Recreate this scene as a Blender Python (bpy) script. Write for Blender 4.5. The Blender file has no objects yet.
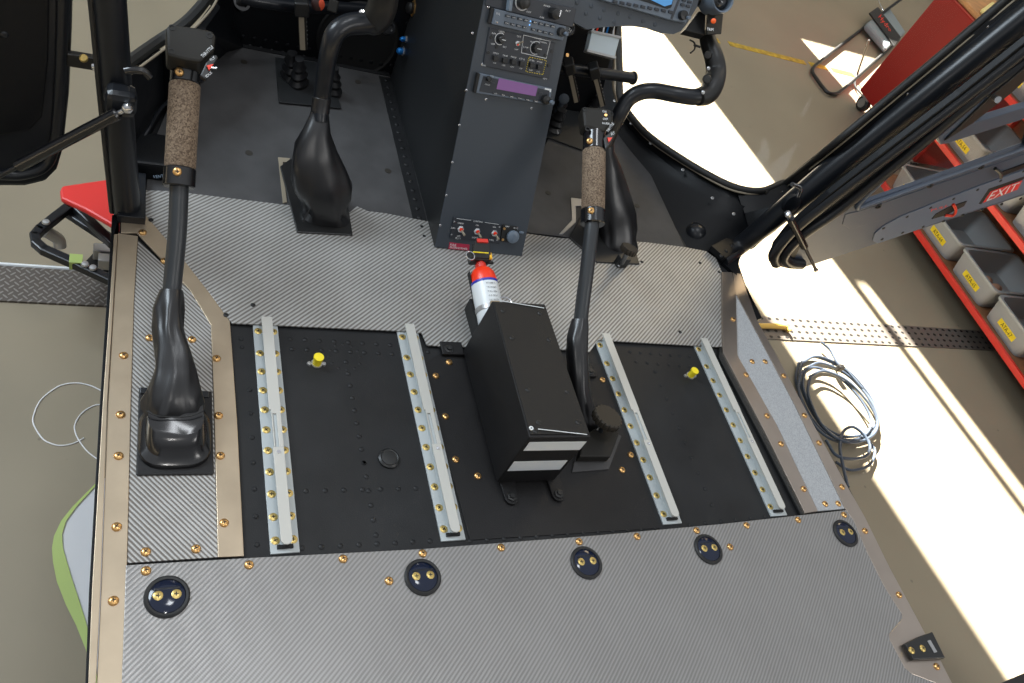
import bpy, math, random
from mathutils import Vector as V, Matrix
random.seed(7)
SC = bpy.context.scene
COL = SC.collection
# ------------------------------------------------------------------ camera, world, lights, exposure
FP, CX, CY = 821.0, 512.0, 341.5
CAM = V((0, 0, 1.3))
RX = V((0.8963872, -0.03685626, -0.44173703))
RY = V((-0.23974441, 0.79789524, -0.55306944))
RZ = V((0.37284394, 0.60166835, 0.706387))
cd = bpy.data.cameras.new('camera'); cam = bpy.data.objects.new('camera', cd); COL.objects.link(cam)
cd.sensor_width = 36; cd.lens = FP / 1024 * 36; cd.clip_start = .02
cam.matrix_world = Matrix.Translation(CAM) @ Matrix((RX, RY, RZ)).to_4x4()
SC.camera = cam
w = bpy.data.worlds.new('hangar_air'); SC.world = w; w.use_nodes = True
bg = w.node_tree.nodes['Background']; bg.inputs[0].default_value = (.93, .96, 1.0, 1); bg.inputs[1].default_value = .50
_n = w.node_tree.nodes.new; _tc = _n('ShaderNodeTexCoord'); _sx = _n('ShaderNodeSeparateXYZ'); _mr = _n('ShaderNodeMapRange'); _mr.inputs[1].default_value = -.05; _mr.inputs[2].default_value = .8; _mr.inputs[3].default_value = .16; _mr.inputs[4].default_value = 1.0
_mx = _n('ShaderNodeMix'); _mx.data_type = 'RGBA'; _mx.blend_type = 'MULTIPLY'; _mx.inputs[0].default_value = 1; _mx.inputs[6].default_value = (.93, .96, 1.0, 1)
for _a, _b in ((_tc.outputs['Generated'], _sx.inputs[0]), (_sx.outputs[2], _mr.inputs[0]), (_mr.outputs[0], _mx.inputs[7]), (_mx.outputs[2], bg.inputs[0])): w.node_tree.links.new(_a, _b)
def light(name, kind, loc, energy, color=(1, 1, 1), size=1, target=None, size_y=None):
    l = bpy.data.lights.new(name, kind); l.energy = energy; l.color = color
    o = bpy.data.objects.new(name, l); COL.objects.link(o); o.location = loc
    if kind == 'AREA':
        l.size = size
        if size_y: l.shape = 'RECTANGLE'; l.size_y = size_y
    if target is not None: o.rotation_euler = (V(target) - V(loc)).to_track_quat('-Z', 'Y').to_euler()
    return o
KS, TE = .15, math.tan(math.radians(35))           # sun: ground drift in x per metre of y, elevation
sun = light('sun', 'SUN', (0, 20, 14), 52, (1, .93, .82))
sun.data.angle = math.radians(.4)
sun.rotation_euler = V((KS, -1, -TE * math.hypot(1, KS))).to_track_quat('-Z', 'Y').to_euler()
light('left_fill', 'AREA', (-2.4, 2.7, 3.2), 105, (.78, .90, 1), 1.6, (-.2, 1.3, 0))  # added cool fill, placed to brighten the left hangar floor
light('bounce_fill', 'AREA', (5.6, 5.2, 3.6), 34, (1, .78, .48), 1.5, (4, 4, -.7))  # warm fill added in place of sun bounce on the right floor
light('rear_fill', 'AREA', (3.7, -1.8, 2.8), 22, (1, .98, .95), 1.2, (2.4, .3, -.7))  # fill added to lift the ground beside the right sill
light('sheen_light', 'AREA', (.85, 1.35, 5.6), 28, (.92, .96, 1), .8, (.6, .9, 0))  # added overhead to give the rear deck its sheen
light('camera_flash', 'AREA', (.1, -.08, 1.55), 1.6, (1, .97, .93), .06, (.5, .95, 0))
SC.view_settings.view_transform = 'Standard'; SC.view_settings.look = 'None'
SC.view_settings.exposure = .5; SC.view_settings.gamma = 1; SC.view_settings.use_curve_mapping = False
# ------------------------------------------------------------------ rays of the surveyed photo points
def ray(u, v):
    d = V((u - CX, -(v - CY), -FP)); return V((RX.dot(d), RY.dot(d), RZ.dot(d))).normalized()
def PZ(u, v, z=0.0): r = ray(u, v); return CAM + r * ((z - CAM.z) / r.z)
def PX(u, v, x): r = ray(u, v); return CAM + r * ((x - CAM.x) / r.x)
def PY(u, v, y): r = ray(u, v); return CAM + r * ((y - CAM.y) / r.y)
def PL(u, v, p, n, off=0.0):
    r = ray(u, v); n = V(n).normalized(); return CAM + r * ((V(p) - CAM).dot(n) / r.dot(n)) + n * off
UP = V((0, 0, 1))
# ------------------------------------------------------------------ materials
def mat(name, col, rough=.5, metal=0.0, spec=.5, noise=0, nscale=30, bump=0, bscale=200, emit=None, coat=0):
    m = bpy.data.materials.new(name); m.use_nodes = True; nt = m.node_tree; b = nt.nodes['Principled BSDF']
    b.inputs['Base Color'].default_value = (*col, 1); b.inputs['Roughness'].default_value = rough
    b.inputs['Metallic'].default_value = metal; b.inputs['Specular IOR Level'].default_value = spec
    b.inputs['Coat Weight'].default_value = coat
    if noise or bump:
        tc = nt.nodes.new('ShaderNodeTexCoord')
    if noise:
        n = nt.nodes.new('ShaderNodeTexNoise'); n.inputs['Scale'].default_value = nscale; n.inputs['Detail'].default_value = 6
        mr = nt.nodes.new('ShaderNodeMapRange'); mr.inputs[1].default_value = .3; mr.inputs[2].default_value = .7
        mr.inputs[3].default_value = 1 - noise; mr.inputs[4].default_value = 1 + noise
        mx = nt.nodes.new('ShaderNodeMix'); mx.data_type = 'RGBA'; mx.blend_type = 'MULTIPLY'; mx.inputs[0].default_value = 1
        mx.inputs[6].default_value = (*col, 1)
        nt.links.new(tc.outputs['Object'], n.inputs['Vector']); nt.links.new(n.outputs[0], mr.inputs[0])
        nt.links.new(mr.outputs[0], mx.inputs[7]); nt.links.new(mx.outputs[2], b.inputs['Base Color'])
    if bump:
        n2 = nt.nodes.new('ShaderNodeTexNoise'); n2.inputs['Scale'].default_value = bscale; n2.inputs['Detail'].default_value = 3 if bscale > 50 else .6
        bp = nt.nodes.new('ShaderNodeBump'); bp.inputs['Strength'].default_value = bump; bp.inputs['Distance'].default_value = .002 if bscale > 50 else .02
        nt.links.new(tc.outputs['Object'], n2.inputs['Vector']); nt.links.new(n2.outputs[0], bp.inputs['Height'])
        nt.links.new(bp.outputs[0], b.inputs['Normal'])
    if emit:
        b.inputs['Emission Color'].default_value = (*emit[:3], 1); b.inputs['Emission Strength'].default_value = emit[3]
    return m
def twill(name, light_c, dark_c, sgn=1, per=.0098, slope=.85, rough=.42, metal=.35):
    m = bpy.data.materials.new(name); m.use_nodes = True; nt = m.node_tree; b = nt.nodes['Principled BSDF']; N = nt.nodes.new; L = nt.links.new
    tc = N('ShaderNodeTexCoord'); sp = N('ShaderNodeSeparateXYZ'); L(tc.outputs['Object'], sp.inputs[0])
    def mth(op, a, bb=None):
        n = N('ShaderNodeMath'); n.operation = op
        for i, x in enumerate((a, bb)):
            if x is None: continue
            if isinstance(x, (int, float)): n.inputs[i].default_value = x
            else: L(x, n.inputs[i])
        return n.outputs[0]
    s = mth('SUBTRACT' if sgn > 0 else 'ADD', sp.outputs[1], mth('MULTIPLY', sp.outputs[0], slope if sgn > 0 else 1.2))
    nz = N('ShaderNodeTexNoise'); nz.inputs['Scale'].default_value = 60; L(tc.outputs['Object'], nz.inputs['Vector'])
    s = mth('ADD', s, mth('MULTIPLY', nz.outputs[0], .0015))
    st = mth('SINE', mth('MULTIPLY', s, 2 * math.pi / per))
    yarn = mth('SINE', mth('MULTIPLY', sp.outputs[0], 2 * math.pi / .0042))
    yarn2 = mth('SINE', mth('MULTIPLY', sp.outputs[1], 2 * math.pi / .0045))
    f = mth('ADD', st, mth('MULTIPLY', mth('MULTIPLY', yarn, yarn2), .25))
    n2 = N('ShaderNodeTexNoise'); n2.inputs['Scale'].default_value = 7; L(tc.outputs['Object'], n2.inputs['Vector'])
    f = mth('ADD', f, mth('MULTIPLY', mth('SUBTRACT', n2.outputs[0], .5), 1.2))
    mr = N('ShaderNodeMapRange'); mr.inputs[1].default_value = -.85; mr.inputs[2].default_value = .85; L(f, mr.inputs[0])
    mx = N('ShaderNodeMix'); mx.data_type = 'RGBA'; mx.inputs[6].default_value = (*dark_c, 1); mx.inputs[7].default_value = (*light_c, 1)
    L(mr.outputs[0], mx.inputs[0]); L(mx.outputs[2], b.inputs['Base Color'])
    bp = N('ShaderNodeBump'); bp.inputs['Strength'].default_value = .25; bp.inputs['Distance'].default_value = .001
    L(mr.outputs[0], bp.inputs['Height']); L(bp.outputs[0], b.inputs['Normal'])
    b.inputs['Roughness'].default_value = rough; b.inputs['Metallic'].default_value = metal
    return m
def glass(name, tint=(.96, .97, .97), g=.07):
    m = bpy.data.materials.new(name); m.use_nodes = True; nt = m.node_tree; nt.nodes.clear(); N = nt.nodes.new
    o = N('ShaderNodeOutputMaterial'); a = N('ShaderNodeBsdfTransparent'); a.inputs[0].default_value = (*tint, 1)
    b = N('ShaderNodeBsdfGlossy'); b.inputs['Roughness'].default_value = .03; mx = N('ShaderNodeMixShader'); mx.inputs[0].default_value = g
    nt.links.new(a.outputs[0], mx.inputs[1]); nt.links.new(b.outputs[0], mx.inputs[2]); nt.links.new(mx.outputs[0], o.inputs[0]); return m
def speckle(name, c1, c2, scale, rough=.8):
    m = mat(name, c1, rough); nt = m.node_tree; b = nt.nodes['Principled BSDF']; N = nt.nodes.new
    tc = N('ShaderNodeTexCoord'); v = N('ShaderNodeTexVoronoi'); v.inputs['Scale'].default_value = scale
    mx = N('ShaderNodeMix'); mx.data_type = 'RGBA'; mx.inputs[6].default_value = (*c1, 1); mx.inputs[7].default_value = (*c2, 1)
    nt.links.new(tc.outputs['Object'], v.inputs['Vector']); nt.links.new(v.outputs['Color'], mx.inputs[0]); nt.links.new(mx.outputs[2], b.inputs['Base Color'])
    return m
def pattern(name, base, dark, kind):
    """diamond tread or perforated sheet"""
    m = mat(name, base, .45, .4); nt = m.node_tree; b = nt.nodes['Principled BSDF']; N = nt.nodes.new; L = nt.links.new
    tc = N('ShaderNodeTexCoord'); sp = N('ShaderNodeSeparateXYZ'); L(tc.outputs['Object'], sp.inputs[0])
    def mth(op, *a):
        n = N('ShaderNodeMath'); n.operation = op
        for i, x in enumerate(a):
            if isinstance(x, (int, float)): n.inputs[i].default_value = x
            else: L(x, n.inputs[i])
        return n.outputs[0]
    if kind == 'diamond':
        u = mth('MULTIPLY', mth('ADD', sp.outputs[0], sp.outputs[1]), 42); v = mth('MULTIPLY', mth('SUBTRACT', sp.outputs[0], sp.outputs[1]), 42)
        fu, fv = mth('FRACT', u), mth('FRACT', v)
        par = mth('MODULO', mth('ADD', mth('FLOOR', u), mth('ADD', mth('FLOOR', v), 2000)), 2.0)
        def bar(a, c):
            x = mth('DIVIDE', mth('SUBTRACT', a, .5), .62); y = mth('DIVIDE', mth('SUBTRACT', c, .5), .14)
            return mth('LESS_THAN', mth('ADD', mth('MULTIPLY', x, x), mth('MULTIPLY', y, y)), 1.0)
        f = mth('ADD', mth('MULTIPLY', par, bar(fu, fv)), mth('MULTIPLY', mth('SUBTRACT', 1.0, par), bar(fv, fu)))
    else:
        fx = mth('SUBTRACT', mth('FRACT', mth('MULTIPLY', sp.outputs[0], 22)), .5); fy = mth('SUBTRACT', mth('FRACT', mth('MULTIPLY', sp.outputs[1], 30)), .5)
        f = mth('LESS_THAN', mth('ADD', mth('MULTIPLY', fx, fx), mth('MULTIPLY', fy, fy)), .045)
    mx = N('ShaderNodeMix'); mx.data_type = 'RGBA'; mx.inputs[6].default_value = (*base, 1); mx.inputs[7].default_value = (*dark, 1)
    L(f, mx.inputs[0]); L(mx.outputs[2], b.inputs['Base Color'])
    bp = N('ShaderNodeBump'); bp.inputs['Strength'].default_value = .8; bp.inputs['Distance'].default_value = .003; bp.invert = kind != 'diamond'
    L(f, bp.inputs['Height']); L(bp.outputs[0], b.inputs['Normal']); return m
def concrete(name, col):
    m = mat(name, col, .5, noise=.09, nscale=1.6, spec=.35); nt = m.node_tree; b = nt.nodes['Principled BSDF']; N = nt.nodes.new; L = nt.links.new
    src = b.inputs['Base Color'].links[0].from_socket
    tc = N('ShaderNodeTexCoord')
    vo = N('ShaderNodeTexVoronoi'); vo.inputs['Scale'].default_value = 9; L(tc.outputs['Object'], vo.inputs['Vector'])
    r = N('ShaderNodeMapRange'); r.inputs[1].default_value = .045; r.inputs[2].default_value = .06; r.inputs[3].default_value = .72; r.inputs[4].default_value = 1
    L(vo.outputs['Distance'], r.inputs[0])
    mx = N('ShaderNodeMix'); mx.data_type = 'RGBA'; mx.blend_type = 'MULTIPLY'; mx.inputs[0].default_value = 1
    L(src, mx.inputs[6]); L(r.outputs[0], mx.inputs[7]); L(mx.outputs[2], b.inputs['Base Color']); return m
M = dict(
    blackskin=mat('black_paint', (.0035, .0042, .0055), .42, spec=.22, bump=.15, bscale=300),
    satin=mat('satin_black_paint', (.009, .0105, .0135), .3, spec=.4),
    panel=mat('black_floor_paint', (.0105, .011, .012), .5, spec=.35, noise=.35, nscale=9, bump=.2, bscale=400),
    footfloor=mat('dark_grey_tread', (.051, .050, .051), .6, noise=.22, nscale=12, bump=.25, bscale=500),
    boxblack=mat('box_black_paint', (.0085, .008, .0085), .5, spec=.35, bump=.3, bscale=700, noise=.15, nscale=20),
    console=mat('console_grey_black', (.040, .050, .063), .45, bump=.15, bscale=600),
    consoleside=mat('console_side_black', (.010, .011, .012), .5, bump=.2, bscale=300),
    instr=mat('instrument_grey', (.11, .14, .18), .45),
    plate=mat('switch_plate', (.022, .026, .034), .45),
    leather=mat('black_leather', (.009, .009, .010), .33, bump=.6, bscale=11, spec=.6),
    plastic=mat('black_plastic', (.010, .010, .010), .4),
    brownblack=mat('matt_black_casting', (.015, .0138, .0115), .55, spec=.3, bump=.1, bscale=600),
    gloss=mat('gloss_black', (.006, .006, .007), .2, spec=.7),
    tube=mat('anodised_black_tube', (.022, .025, .028), .36),
    cork=speckle('cork_grip', (.05, .028, .016), (.28, .21, .145), 420, .9),
    titan=mat('titanium_trim', (.44, .355, .255), .40, .72, noise=.1, nscale=14),
    titanr=mat('brushed_steel_trim', (.42, .36, .31), .3, .9, noise=.08, nscale=10),
    rail=mat('rail_blue_grey', (.45, .485, .49), .45, .1),
    railtop=mat('rail_cap_grey', (.50, .49, .45), .45, .1),
    brass=mat('brass_screw', (.72, .42, .16), .28, .9),
    brassy=mat('yellow_zinc_screw', (.62, .46, .16), .35, .8),
    dark=mat('recess_black', (.004, .004, .004), .6),
    steel=mat('bright_steel', (.65, .66, .68), .22, .95),
    alu=mat('dull_aluminium', (.42, .42, .42), .4, .8),
    red=mat('red_paint', (.62, .03, .018), .35),
    cartred=mat('dark_red_cabinet', (.26, .008, .006), .4, spec=.3),
    redglow=mat('red_vinyl', (.72, .035, .03), .4),
    bright=mat('bright_red_plastic', (.85, .04, .01), .35),
    orange=mat('orange_red_button', (.95, .13, .02), .35),
    yellow=mat('yellow_plastic', (.85, .68, .02), .45),
    ylabel=mat('yellow_label', (.80, .62, .02), .5),
    yline=mat('worn_yellow_line', (.45, .30, .02), .6, noise=.4, nscale=25),
    white=mat('white_label', (.70, .73, .74), .35),
    ink=mat('white_lettering', (.75, .77, .78), .5),
    blackink=mat('black_lettering', (.02, .02, .02), .6),
    navy=mat('navy_gloss', (.003, .008, .026), .1, spec=.5),
    screen=mat('purple_reflection', (.10, .05, .12), .12, coat=.6, emit=(.24, .10, .30, .3)),  # purple reflection put into the display's colour and glow
    lcd=mat('blue_screen', (.02, .08, .2), .1, coat=.6, emit=(.08, .30, .62, .5)),
    blue=mat('blue_anodised', (.02, .22, .65), .3, .6),
    grey=mat('grey_plastic_bin', (.30, .31, .31), .5),
    brown=mat('brown_board', (.22, .10, .045), .6, noise=.2, nscale=15),
    wood=mat('wood_top', (.45, .22, .08), .5, noise=.2, nscale=20),
    doorgrey=mat('door_satin_grey', (.062, .082, .118), .4, bump=.08, bscale=400),
    doorplate=mat('door_plate_grey', (.115, .15, .21), .4),
    rubber=mat('black_rubber', (.010, .010, .010), .55),
    cable=mat('dark_blue_cable', (.04, .055, .08), .4),
    whitewire=mat('white_wire', (.8, .8, .8), .4),
    insert=speckle('grey_grit_insert', (.27, .28, .29), (.42, .43, .44), 500, .8),
    twill=twill('grey_twill_carbon', (.47, .47, .455), (.165, .15, .135)),
    twillb=twill('grey_twill_carbon_mirrored', (.46, .455, .44), (.135, .12, .105), -1),
    twilld=twill('satin_twill_deck', (.325, .317, .308), (.215, .206, .198), metal=.5, rough=.34, per=.0088, slope=.95),
    concrete=concrete('painted_concrete', (.265, .226, .160)),
    diamond=pattern('steel_tread_plate', (.105, .09, .078), (.24, .225, .21), 'diamond'),
    perf=pattern('perforated_plate', (.17, .15, .13), (.02, .02, .02), 'perf'),
    wall=mat('hangar_wall_white', (.55, .55, .53), .7),
    lidblack=mat('lid_black_paint', (.013, .012, .011), .5, spec=.3, bump=.3, bscale=700),
    silver=mat('pale_silver_housing', (.50, .57, .60), .35, .3),
    knobtop=mat('brownish_knob', (.034, .028, .021), .55, spec=.3),
    plug=mat('brown_black_plug', (.025, .021, .016), .6),
    glass=glass('window_glass', g=.004), doorglass=glass('door_glass', (.93, .90, .88), .05),
    green=mat('green_tape', (.36, .46, .13), .6), paper=mat('white_sheet', (.62, .62, .63), .6),
    pale=mat('pale_blue_grey_plastic', (.22, .27, .29), .45), skin=mat('tan_part', (.5, .3, .2), .6), tan=mat('tan_sealant', (.26, .22, .16), .6),
    redweave=pattern('red_mesh', (.03, .01, .008), (.5, .06, .02), 'perf'), bluegrey=mat('blue_grey_cap', (.14, .18, .23), .4),
)
# ------------------------------------------------------------------ geometry
class G:
    def __init__(s): s.v = []; s.f = []; s.m = []; s.mats = []
    def add(s, vf, m=None):
        v, f = vf; n = len(s.v); s.v += [V(p) for p in v]; s.f += [tuple(i + n for i in q) for q in f]
        if m is None: m = s.mats[-1] if s.mats else M['plastic']
        if m not in s.mats: s.mats.append(m)
        s.m += [s.mats.index(m)] * len(f); return s
def prism(poly, vec):
    n = len(poly); vec = V(vec); v = [V(p) for p in poly] + [V(p) + vec for p in poly]
    return v, [tuple(range(n))[::-1], tuple(range(n, 2 * n))] + [(i, (i + 1) % n, n + (i + 1) % n, n + i) for i in range(n)]
def box(c, s, ax=None):
    c = V(c); ax = ax or (V((1, 0, 0)), V((0, 1, 0)), V((0, 0, 1)))
    v = [c + ax[0] * (s[0] * i / 2) + ax[1] * (s[1] * j / 2) + ax[2] * (s[2] * k / 2) for k in (-1, 1) for i, j in ((-1, -1), (1, -1), (1, 1), (-1, 1))]
    return v, [(3, 2, 1, 0), (4, 5, 6, 7), (0, 1, 5, 4), (1, 2, 6, 5), (2, 3, 7, 6), (3, 0, 4, 7)]
def frame(a):
    a = V(a).normalized(); h = V((0, 0, 1)) if abs(a.z) < .9 else V((1, 0, 0)); x = h.cross(a).normalized(); return x, a.cross(x), a
def loft(rings, cap=True, closed=True):
    n = len(rings[0]); v = [V(p) for r in rings for p in r]; f = []
    for k in range(len(rings) - 1):
        for i in range(n if closed else n - 1):
            j = (i + 1) % n; f.append((k * n + i, k * n + j, (k + 1) * n + j, (k + 1) * n + i))
    if cap: f += [tuple(range(n))[::-1], tuple(range(len(v) - n, len(v)))]
    return v, f
def lathe(base, axis, prof, n=24, ap=None):
    x, y, a = frame(axis); base = V(base); rings = []
    for r, h in prof:
        r = max(r, 1e-5)
        rings.append([base + a * h + (x * math.cos(t) + y * math.sin(t)) * r * (ap(t) if ap else 1) for t in (2 * math.pi * i / n for i in range(n))])
    return loft(rings)
def spline(pts, sub=6):
    pts = [V(p) for p in pts]
    if len(pts) < 3 or sub < 2: return pts
    q = [pts[0] * 2 - pts[1]] + pts + [pts[-1] * 2 - pts[-2]]; out = []
    for i in range(1, len(q) - 2):
        p0, p1, p2, p3 = q[i - 1:i + 3]
        for k in range(sub):
            t = k / sub; out.append(.5 * ((2 * p1) + (p2 - p0) * t + (2 * p0 - 5 * p1 + 4 * p2 - p3) * t * t + (3 * p1 - p0 - 3 * p2 + p3) * t ** 3))
    return out + [pts[-1]]
def tube(pts, r, n=12, sub=6, rs=None, closed=False):
    if rs is not None: rr = spline([V((x, 0, 0)) for x in rs], sub); rr = [p.x for p in rr]
    P = spline(pts, sub)
    if rs is None: rr = [r] * len(P)
    if len(rr) != len(P): rr = [rr[0] + (rr[-1] - rr[0]) * i / (len(P) - 1) for i in range(len(P))]
    t0 = (P[1] - P[0]).normalized(); x, y, _ = frame(t0); rings = []
    for i, p in enumerate(P):
        t = (P[min(i + 1, len(P) - 1)] - P[max(i - 1, 0)]).normalized()
        x = (x - t * x.dot(t)).normalized(); y = t.cross(x)
        rings.append([p + (x * math.cos(a) + y * math.sin(a)) * rr[i] for a in (2 * math.pi * k / n for k in range(n))])
    return loft(rings)
def mesh(g, name, origin=V((0, 0, 0)), smooth=False):
    me = bpy.data.meshes.new(name); me.from_pydata([p - origin for p in g.v], [], g.f)
    for m in g.mats: me.materials.append(m)
    me.polygons.foreach_set('material_index', g.m)
    if smooth: me.polygons.foreach_set('use_smooth', [True] * len(g.f)); 
    me.update()
    import bmesh
    bm = bmesh.new(); bm.from_mesh(me); bmesh.ops.recalc_face_normals(bm, faces=bm.faces); bm.to_mesh(me); bm.free()
    if smooth: me.set_sharp_from_angle(angle=math.radians(40))
    return me
ORG = {}
def put(name, g, parent=None, smooth=False, bevel=0, label=None):
    """one mesh object, vertices in world space; parts sit at their thing's origin"""
    if not isinstance(g, G): g = G().add(*g)
    if parent is None:
        lo = [min(p[i] for p in g.v) for i in range(3)]; hi = [max(p[i] for p in g.v) for i in range(3)]
        o0 = V(((lo[0] + hi[0]) / 2, (lo[1] + hi[1]) / 2, lo[2]))
    else: o0 = ORG[parent.name]
    o = bpy.data.objects.new(name, mesh(g, name, o0, smooth)); COL.objects.link(o); ORG[o.name] = o0
    if parent is None: o.location = o0
    else: o.parent = parent
    if bevel:
        b = o.modifiers.new('edge', 'BEVEL'); b.width = bevel; b.segments = 2; b.limit_method = 'ANGLE'; b.angle_limit = math.radians(35)
    if label: o['label'] = label
    return o
def tag(o, label=None, cat=None, group=None, kind=None):
    for k, x in (('label', label), ('category', cat), ('group', group), ('kind', kind)):
        if x: o[k] = x
    return o
def thing(name, loc, label, cat, group=None):
    o = bpy.data.objects.new(name, None); COL.objects.link(o); o.location = loc; ORG[o.name] = V(loc); o.empty_display_size = .05
    return tag(o, label, cat, group)
def shared(name, me, loc, parent, axis=UP, spin=0):
    o = bpy.data.objects.new(name, me); COL.objects.link(o); ORG[o.name] = V(loc)
    o.parent = parent; o.location = V(loc) - ORG[parent.name]
    q = V((0, 0, 1)).rotation_difference(V(axis).normalized()); o.rotation_mode = 'QUATERNION'
    o.rotation_quaternion = q @ Matrix.Rotation(spin, 3, 'Z').to_quaternion(); return o
def text(name, s, q, m, parent, off=0.0, margin=0.0, th=.0006, stretch=True):
    """lettering fitted to the quad q = bottom-left, bottom-right, top-right, top-left"""
    cu = bpy.data.curves.new('txt', 'FONT'); cu.body = s; cu.resolution_u = 1; to = bpy.data.objects.new('txt', cu)
    COL.objects.link(to); bpy.context.view_layer.update()
    me = bpy.data.meshes.new_from_object(to.evaluated_get(bpy.context.evaluated_depsgraph_get()))
    vs = [v.co.copy() for v in me.vertices]; fs = [tuple(p.vertices) for p in me.polygons]
    COL.objects.unlink(to); bpy.data.objects.remove(to)
    x0, x1 = min(v.x for v in vs), max(v.x for v in vs); y0, y1 = min(v.y for v in vs), max(v.y for v in vs)
    q = [V(p) for p in q]; n = (q[1] - q[0]).cross(q[3] - q[0]).normalized()
    out = []
    for v in vs:
        a = margin + (1 - 2 * margin) * (v.x - x0) / (x1 - x0); b = margin + (1 - 2 * margin) * (v.y - y0) / (y1 - y0)
        out.append(q[0] * (1 - a) * (1 - b) + q[1] * a * (1 - b) + q[2] * a * b + q[3] * (1 - a) * b + n * (off + th))
    g = G().add((out, fs), m); return put(name, g, parent)
def boxquad(q, th, m=None):
    q = [V(p) for p in q]; n = (q[1] - q[0]).cross(q[3] - q[0]).normalized(); return prism(q, n * th)
def arc(c, r, a0, a1, n=8): return [(c[0] + r * math.cos(math.radians(a0 + (a1 - a0) * i / n)), c[1] + r * math.sin(math.radians(a0 + (a1 - a0) * i / n))) for i in range(n + 1)]
def slab(name, px, z, th, m, kind=None, bevel=.0008, label=None, cat=None, parent=None, extra=None):
    pts = [PZ(u, v, z) for u, v in px]; g = G().add(prism(pts, (0, 0, -th)), m)
    if extra: extra(g)
    o = put(name, g, parent, bevel=bevel)
    return tag(o, label, cat, kind=kind) if parent is None else o
# screw heads shared by every panel
def screw_mesh(name, r, h, m):
    g = G().add(lathe((0, 0, 0), UP, [(r, -.001), (r, h * .35), (r * .8, h * .8), (r * .45, h), (0, h)], 14), m)
    for a in (0, math.pi / 2):
        ax = (V((math.cos(a), math.sin(a), 0)), V((-math.sin(a), math.cos(a), 0)), UP)
        g.add(box((0, 0, h), (r * .9, r * .2, .0006), ax), M['dark'])
    return mesh(g, name, smooth=True)
SCREW = screw_mesh('dome_screw', .0075, .004, M['brass'])
SCREWF = screw_mesh('flat_screw', .0074, .0016, M['brassy'])
SCREWB = screw_mesh('black_screw', .005, .002, M['plastic'])
SCREWS = screw_mesh('small_steel_screw', .0028, .001, M['steel'])
def screws(parent, px, z, me=SCREW, name='screw'):
    for u, v in px: shared(name, me, PZ(u, v, z), parent, spin=random.random() * 3)
def rivet(g, p, r=.0045, h=.0022, m=None, ax=UP): g.add(lathe(p, ax, [(r, -.001), (r, h * .4), (r * .6, h), (0, h)], 10), m)

# ================================================================== SETTING
ZG = -.75
floor = tag(put('floor', (box((3, 2, ZG - .05), (26, 22, .1)), M['concrete'])), kind='structure')
# unseen hangar front; its openings are shaped to throw the floor's sun patches
YW = 7.6
def wx(x, y): return x - KS * (YW - y)
def wz(y): return ZG + (YW - y) * math.hypot(1, KS) * TE
def build_front():
    g = G(); X0, X1, Z1 = -7, 15, 8.0
    a0, a1 = wx(2.545, 1.9), wx(3.265, 1.9); b0, b1 = wx(3.325, 1.8), wx(3.405, 1.8); c0, c1 = wx(4.39, 3.822), wx(4.39, 3.822) + 1.5
    zt = wz(-1.5)
    def pane(x0, x1, z0, z1): g.add(box(((x0 + x1) / 2, YW + .06, (z0 + z1) / 2), (x1 - x0, .12, z1 - z0)), M['wall'])
    pane(X0, a0, ZG, Z1); pane(a0, b1, zt, Z1); pane(a1, b0, ZG, zt); pane(b0, b1, ZG, wz(2.05)); pane(b1, c0, ZG, Z1)
    pane(c0, c1, ZG, wz(4.42)); pane(c0, c1, wz(2.75), Z1); pane(c1, X1, ZG, Z1)
    return g
tag(put('wall_front', build_front()), kind='structure')
# trench covers let into the concrete
lt = [PZ(-80, 262, ZG), PZ(0, 267, ZG), PZ(108, 272, ZG), PZ(300, 285, ZG)]; yl = PZ(0, 267, ZG).y; yb = PZ(0, 302, ZG).y
tr = tag(put('trench_cover', (box(((-2.5 + 1.2) / 2, (yl + yb) / 2, ZG + .003), (3.7, yl - yb, .008)), M['diamond'])), kind='structure')
put('edge_seal', (tube([(-2.5, yl + .006, ZG + .004), (-1.2, yl + .004, ZG + .004), (-.4, yl + .007, ZG + .004), (1.2, yl + .005, ZG + .004)], .006, 6), M['white']), tr)
tag(put('trench_cover', (box((3.6, 1.735, ZG + .002), (4.6, .125, .006)), M['perf'])), kind='structure')
yy = 4.1
for x0, x1 in ((3.15, 3.42), (3.5, 4.16), (4.2, 4.36), (4.41, 4.62)):
    tag(put('floor_marking', (box(((x0 + x1) / 2, yy, ZG + .001), (x1 - x0, .05, .002)), M['yline'])), kind='structure')

# cabin floor: one black panel with its rivet lines
def cabin_floor():
    g = G().add(prism([PZ(*p, 0) for p in ((120, 214), (136, 150), (160, 105), (210, 48), (240, 42), (400, 60), (545, 80), (600, 105), (640, 145), (672, 190), (695, 246), (738, 262), (760, 330), (850, 490), (950, 690), (1010, 800), (90, 800), (112, 420))], (0, 0, -.10)), M['panel'])
    def row(a, b, n, r=.0042):
        a, b = PZ(*a, 0), PZ(*b, 0)
        for i in range(n): rivet(g, a.lerp(b, i / max(1, n - 1)), r * 1.1, .0024, M['panel'])
    row((346, 362), (364, 463), 9); row((364, 463), (376, 535), 6); row((306, 491), (433, 488), 8); row((302, 548), (430, 541), 8); row((290, 339), (390, 345), 8); row((292, 349), (392, 354), 8)
    row((241, 339), (242, 347), 2, .004); row((250, 390), (257, 545), 7, .004); row((470, 541), (655, 528), 13); row((630, 352), (690, 357), 7); row((636, 362), (690, 367), 6)
    row((655, 372), (712, 505), 10); row((690, 525), (765, 517), 6); row((428, 352), (445, 354), 2)
    for k in range(12):
        a = k * math.pi / 6; c = PZ(345, 357, 0) + V((math.cos(a) * .032, math.sin(a) * .032, 0)); rivet(g, c, .0032, .001, M['panel'])
    return g
cf = tag(put('cabin_floor', cabin_floor(), smooth=True), kind='structure')
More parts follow.
